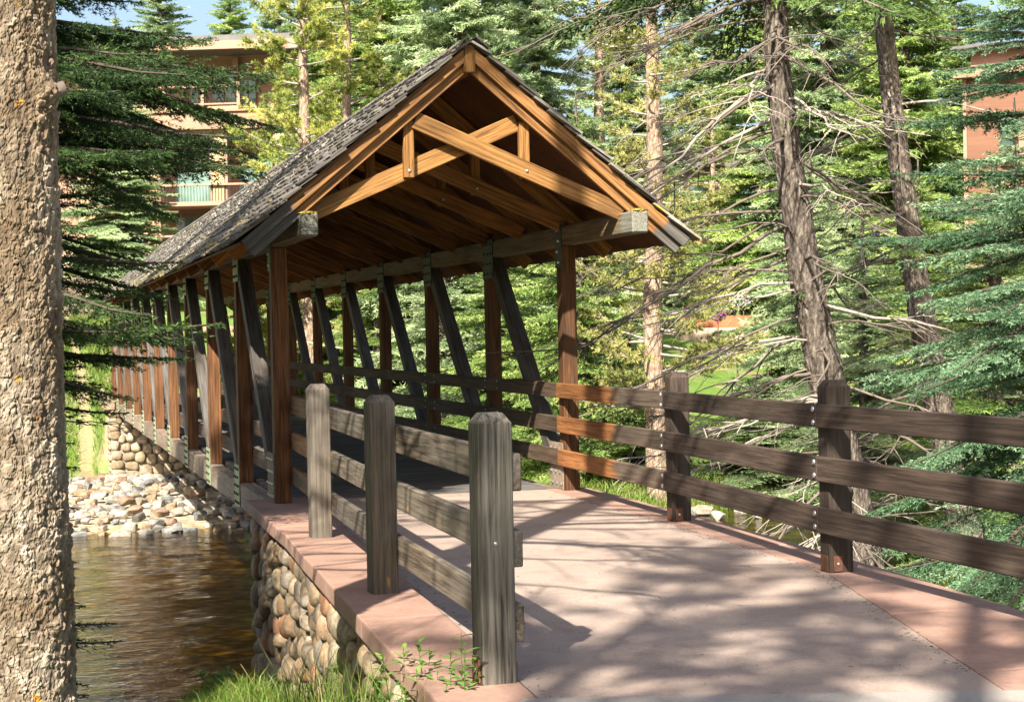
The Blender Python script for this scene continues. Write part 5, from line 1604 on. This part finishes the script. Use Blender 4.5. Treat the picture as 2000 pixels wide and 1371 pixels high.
track = np.abs(Xg - np.interp(Yg, [29, 34, 40, 46, 62], [-2.35, -2.15, -2.05, -2.3, -2.0])) / np.interp(Yg, [29, 40, 47, 62], [0.24, 0.18, 0.10, 0.04])
k = track > 0.7 + 0.5 * r.random(nb)
k &= fbm(Xg * 0.8, Yg * 0.8, 35) > -0.28
sets.append(blades(Xg[k], Yg[k], ground_h(Xg[k], Yg[k]) - 0.02, 0.14 + 0.28 * r.random(k.sum()), 0.02 + 0.012 * r.random(k.sum()), r, r.normal(0.5, 0.22, k.sum()), 0.8))
grass_obj('grass', sets, 'bright green grass on the slope left of the far abutment')
sets = []
nb = 16000
Xg = r.uniform(5, 15, nb); Yg = np.asarray(far_bank(Xg)) + 0.15 + 7 * r.random(nb) ** 1.4
sets.append(blades(Xg, Yg, ground_h(Xg, Yg) - 0.02, 0.10 + 0.25 * r.random(nb), 0.02 + 0.01 * r.random(nb), r, r.normal(0.5, 0.25, nb), 0.9))
Xg = r.uniform(2.2, 9, nb // 2); Yg = np.asarray(near_bank(Xg)) - 0.1 - 6 * r.random(nb // 2)
kk = Yg > -8
sets.append(blades(Xg[kk], Yg[kk], ground_h(Xg[kk], Yg[kk]) - 0.02, 0.12 + 0.25 * r.random(kk.sum()), 0.015 + 0.01 * r.random(kk.sum()), r, r.normal(0.4, 0.25, kk.sum()), 0.9))
grass_obj('grass', sets, 'mossy grass on the creek banks right of the bridge')

def leaf_blade(o, d, L, W, r, up=0.25, seg=4):
    """one lance-shaped leaf as a folded strip"""
    d = np.array(d) / np.linalg.norm(d)
    s = np.cross(d, [0, 0, 1]); s /= np.linalg.norm(s) + 1e-9
    t = np.linspace(0, 1, seg + 1)
    w = W * np.sin(np.pi * np.clip(t * 0.93 + 0.05, 0, 1)) ** 0.8
    ax = np.array(o)[None] + d[None] * (t * L)[:, None] + np.array([0, 0, 1.0])[None] * (up * L * (t - 1.3 * t * t))[:, None]
    V = np.concatenate([ax - s * w[:, None] / 2 + [0, 0, 0.15 * W], ax, ax + s * w[:, None] / 2 + [0, 0, 0.15 * W]])
    n = seg + 1
    F = []
    for k in range(seg):
        F += [(k, n + k, n + k + 1, k + 1), (n + k, 2 * n + k, 2 * n + k + 1, n + k + 1)]
    return V, np.array(F)
def weed(loc, H, nst, label, r, L=(0.05, 0.10), W=0.018, spread=0.10, broad=False):
    root = thing('weed_plant', loc, label, 'weed', 'weeds along the near cobble wall')
    for k in range(nst):
        h = H * r.uniform(0.65, 1.0)
        a = r.uniform(0, 6.283); bx, by = spread * r.random() * math.cos(a), spread * r.random() * math.sin(a)
        pts = np.array([(bx, by, -0.03), (bx * 1.3, by * 1.3, h * 0.5), (bx * 1.9 + r.normal(0, 0.02), by * 1.9 + r.normal(0, 0.02), h)])
        v, f = tube(pts, [0.0045, 0.0035, 0.0015], 5)
        me = mesh_np('stem', v, f, True, {'tint': np.full(len(v), 0.4)}); me.materials.append(M['weed'])
        o = bpy.data.objects.new('stem', me); COL.objects.link(o); o.parent = root
        parts = []
        nl = 5 if broad else int(h / 0.028)
        for q in range(nl):
            t = 0.25 + 0.75 * q / nl if not broad else 0.75 + 0.25 * q / nl
            org = np.array([np.interp(t, [0, .5, 1], pts[:, i]) for i in range(3)])
            ph = q * 2.4 + r.uniform(-.4, .4)
            parts.append(leaf_blade(org, [math.cos(ph), math.sin(ph), r.uniform(0.1, 0.7)], r.uniform(*L) * (1.15 - 0.6 * t if not broad else 1), W, r))
        v, f = join(parts)
        me = mesh_np('leaves', v, f, True, {'tint': np.full(len(v), r.uniform(0.3, 0.8))}); me.materials.append(M['weed'])
        o = bpy.data.objects.new('leaves', me); COL.objects.link(o); o.parent = root
    return root
r = np.random.default_rng(81)
for (px, py, dep, H, n_, lab, br_) in ((862, 1225, 7.9, 0, 18, 'tall narrow-leaved weed beside the last capstones of the cobble wall', 0),
                                  (815, 1258, 8.3, 0, 12, 'shorter narrow-leaved weed against the cobble wall below the capstones', 0),
                                  (745, 1280, 9.2, 0, 8, 'narrow-leaved weed growing from cobbles below the middle fence post', 0),
                                  (405, 1308, 15.2, 0, 6, 'round-leaved weed at the water edge by the abutment corner', 1),
                                  (548, 1330, 12.6, 0, 6, 'broad-leaved weed in the grass at the abutment foot', 1)):
    q = at(px, py, dep)
    zb = gz(q.x, q.y)
    weed((q.x, q.y, zb), max(0.18, q.z - zb), n_, lab, r, L=(0.06, 0.10) if br_ else (0.07, 0.14), W=0.06 if br_ else 0.024, spread=0.12 if br_ else 0.17, broad=bool(br_))
for (px0, py0, px1, py1, dep) in ((528, 1345, 470, 1296, 12.5), (600, 1365, 582, 1320, 11.0), (455, 1371, 447, 1330, 13.0)):
    a, b = at(px0, py0 + 60, dep), at(px1, py1, dep)
    v, f = tube([a, a.lerp(b, 0.5) + Vector((0.01, 0, 0.02)), b], [0.004, 0.003, 0.002], 5)
    o = new_obj('grass_stalk', mesh_np('grass_stalk', v, f, True), M['stalk'])
    tag(o, 'dry yellow grass stalk leaning over the creek bank', 'grass stalk', 'dry stalks on the creek bank')

# fallen twigs and needles on the path
M['litter'] = plain('dry_litter', (0.10, 0.065, 0.04), rough=0.9, bstr=0)
parts = []
r = np.random.default_rng(91)
for k in range(420):
    y = r.uniform(-9.7, -0.5); x = r.uniform(LI(y), RI(y)) if k < 70 else ((RI(y) - abs(r.normal(0, 0.06))) if k % 3 else (LI(y) + abs(r.normal(0, 0.06)))); a = r.uniform(0, 6.28); L = r.uniform(0.008, 0.026)
    parts.append(tube([(x, y, 0.004), (x + L * .5 * math.cos(a), y + L * .5 * math.sin(a), 0.007), (x + L * math.cos(a), y + L * math.sin(a), 0.004)], [0.0008, 0.0015, 0.0008], 4))
v, f = join(parts)
o = new_obj('needle_litter', mesh_np('needle_litter', v, f), M['litter']); o['kind'] = 'stuff'
tag(o, 'scattered dry needles and twigs lying on the pink path', 'litter')

# flowers far behind the right trees
def flower_bush(px, py, dep, rad, colr, label):
    r = np.random.default_rng(int(px))
    mt = plain('petals_' + label.split()[0], colr, rough=0.6, var=0.2, bstr=0)
    q = at(px, py, dep); zb = gz(q.x, q.y)
    root = thing('flower_bush', (q.x, q.y, zb), label, 'flowers')
    h = max(0.3, q.z - zb)
    d = r.normal(size=(420, 3)); d /= np.linalg.norm(d, axis=1)[:, None]
    P = d * rad * r.uniform(0.6, 1.0, 420)[:, None] * [1, 1, 0.7] + [0, 0, h]
    V, tt = tris_from(P, d, np.full(420, 0.4), 2, 0.10, 0.07, (0.5, 1.4), r, 1.0)
    for nm, lo, hi, mm in (('leaves', 0, 1400, M['weed']), ('petals', 1400, len(V), mt)):
        lo -= lo % 3; hi -= hi % 3
        vv = V[lo:hi]
        me = mesh_np(nm, vv, np.arange(len(vv)).reshape(-1, 3), False, {'tint': np.full(len(vv), 0.5)}); me.materials.append(mm)
        o = bpy.data.objects.new(nm, me); COL.objects.link(o); o.parent = root
    v, f = tube([(0, 0, -0.1), (0, 0, h)], [0.03, 0.02], 6)
    me = mesh_np('stem', v, f, True); me.materials.append(M['twig']); o = bpy.data.objects.new('stem', me); COL.objects.link(o); o.parent = root
flower_bush(1452, 588, 64, 0.32, (0.75, 0.72, 0.78), 'white flowers on the planter wall behind the bare branches')
flower_bush(1402, 615, 64, 0.28, (0.55, 0.10, 0.40), 'magenta flowers left on the terracotta planter wall')
flower_bush(1518, 600, 64, 0.30, (0.60, 0.08, 0.42), 'pink flowers beside the dark leaning trunk on the planter')
flower_bush(1440, 690, 52, 0.34, (0.28, 0.14, 0.45), 'purple flowers on the lawn below the planter wall')
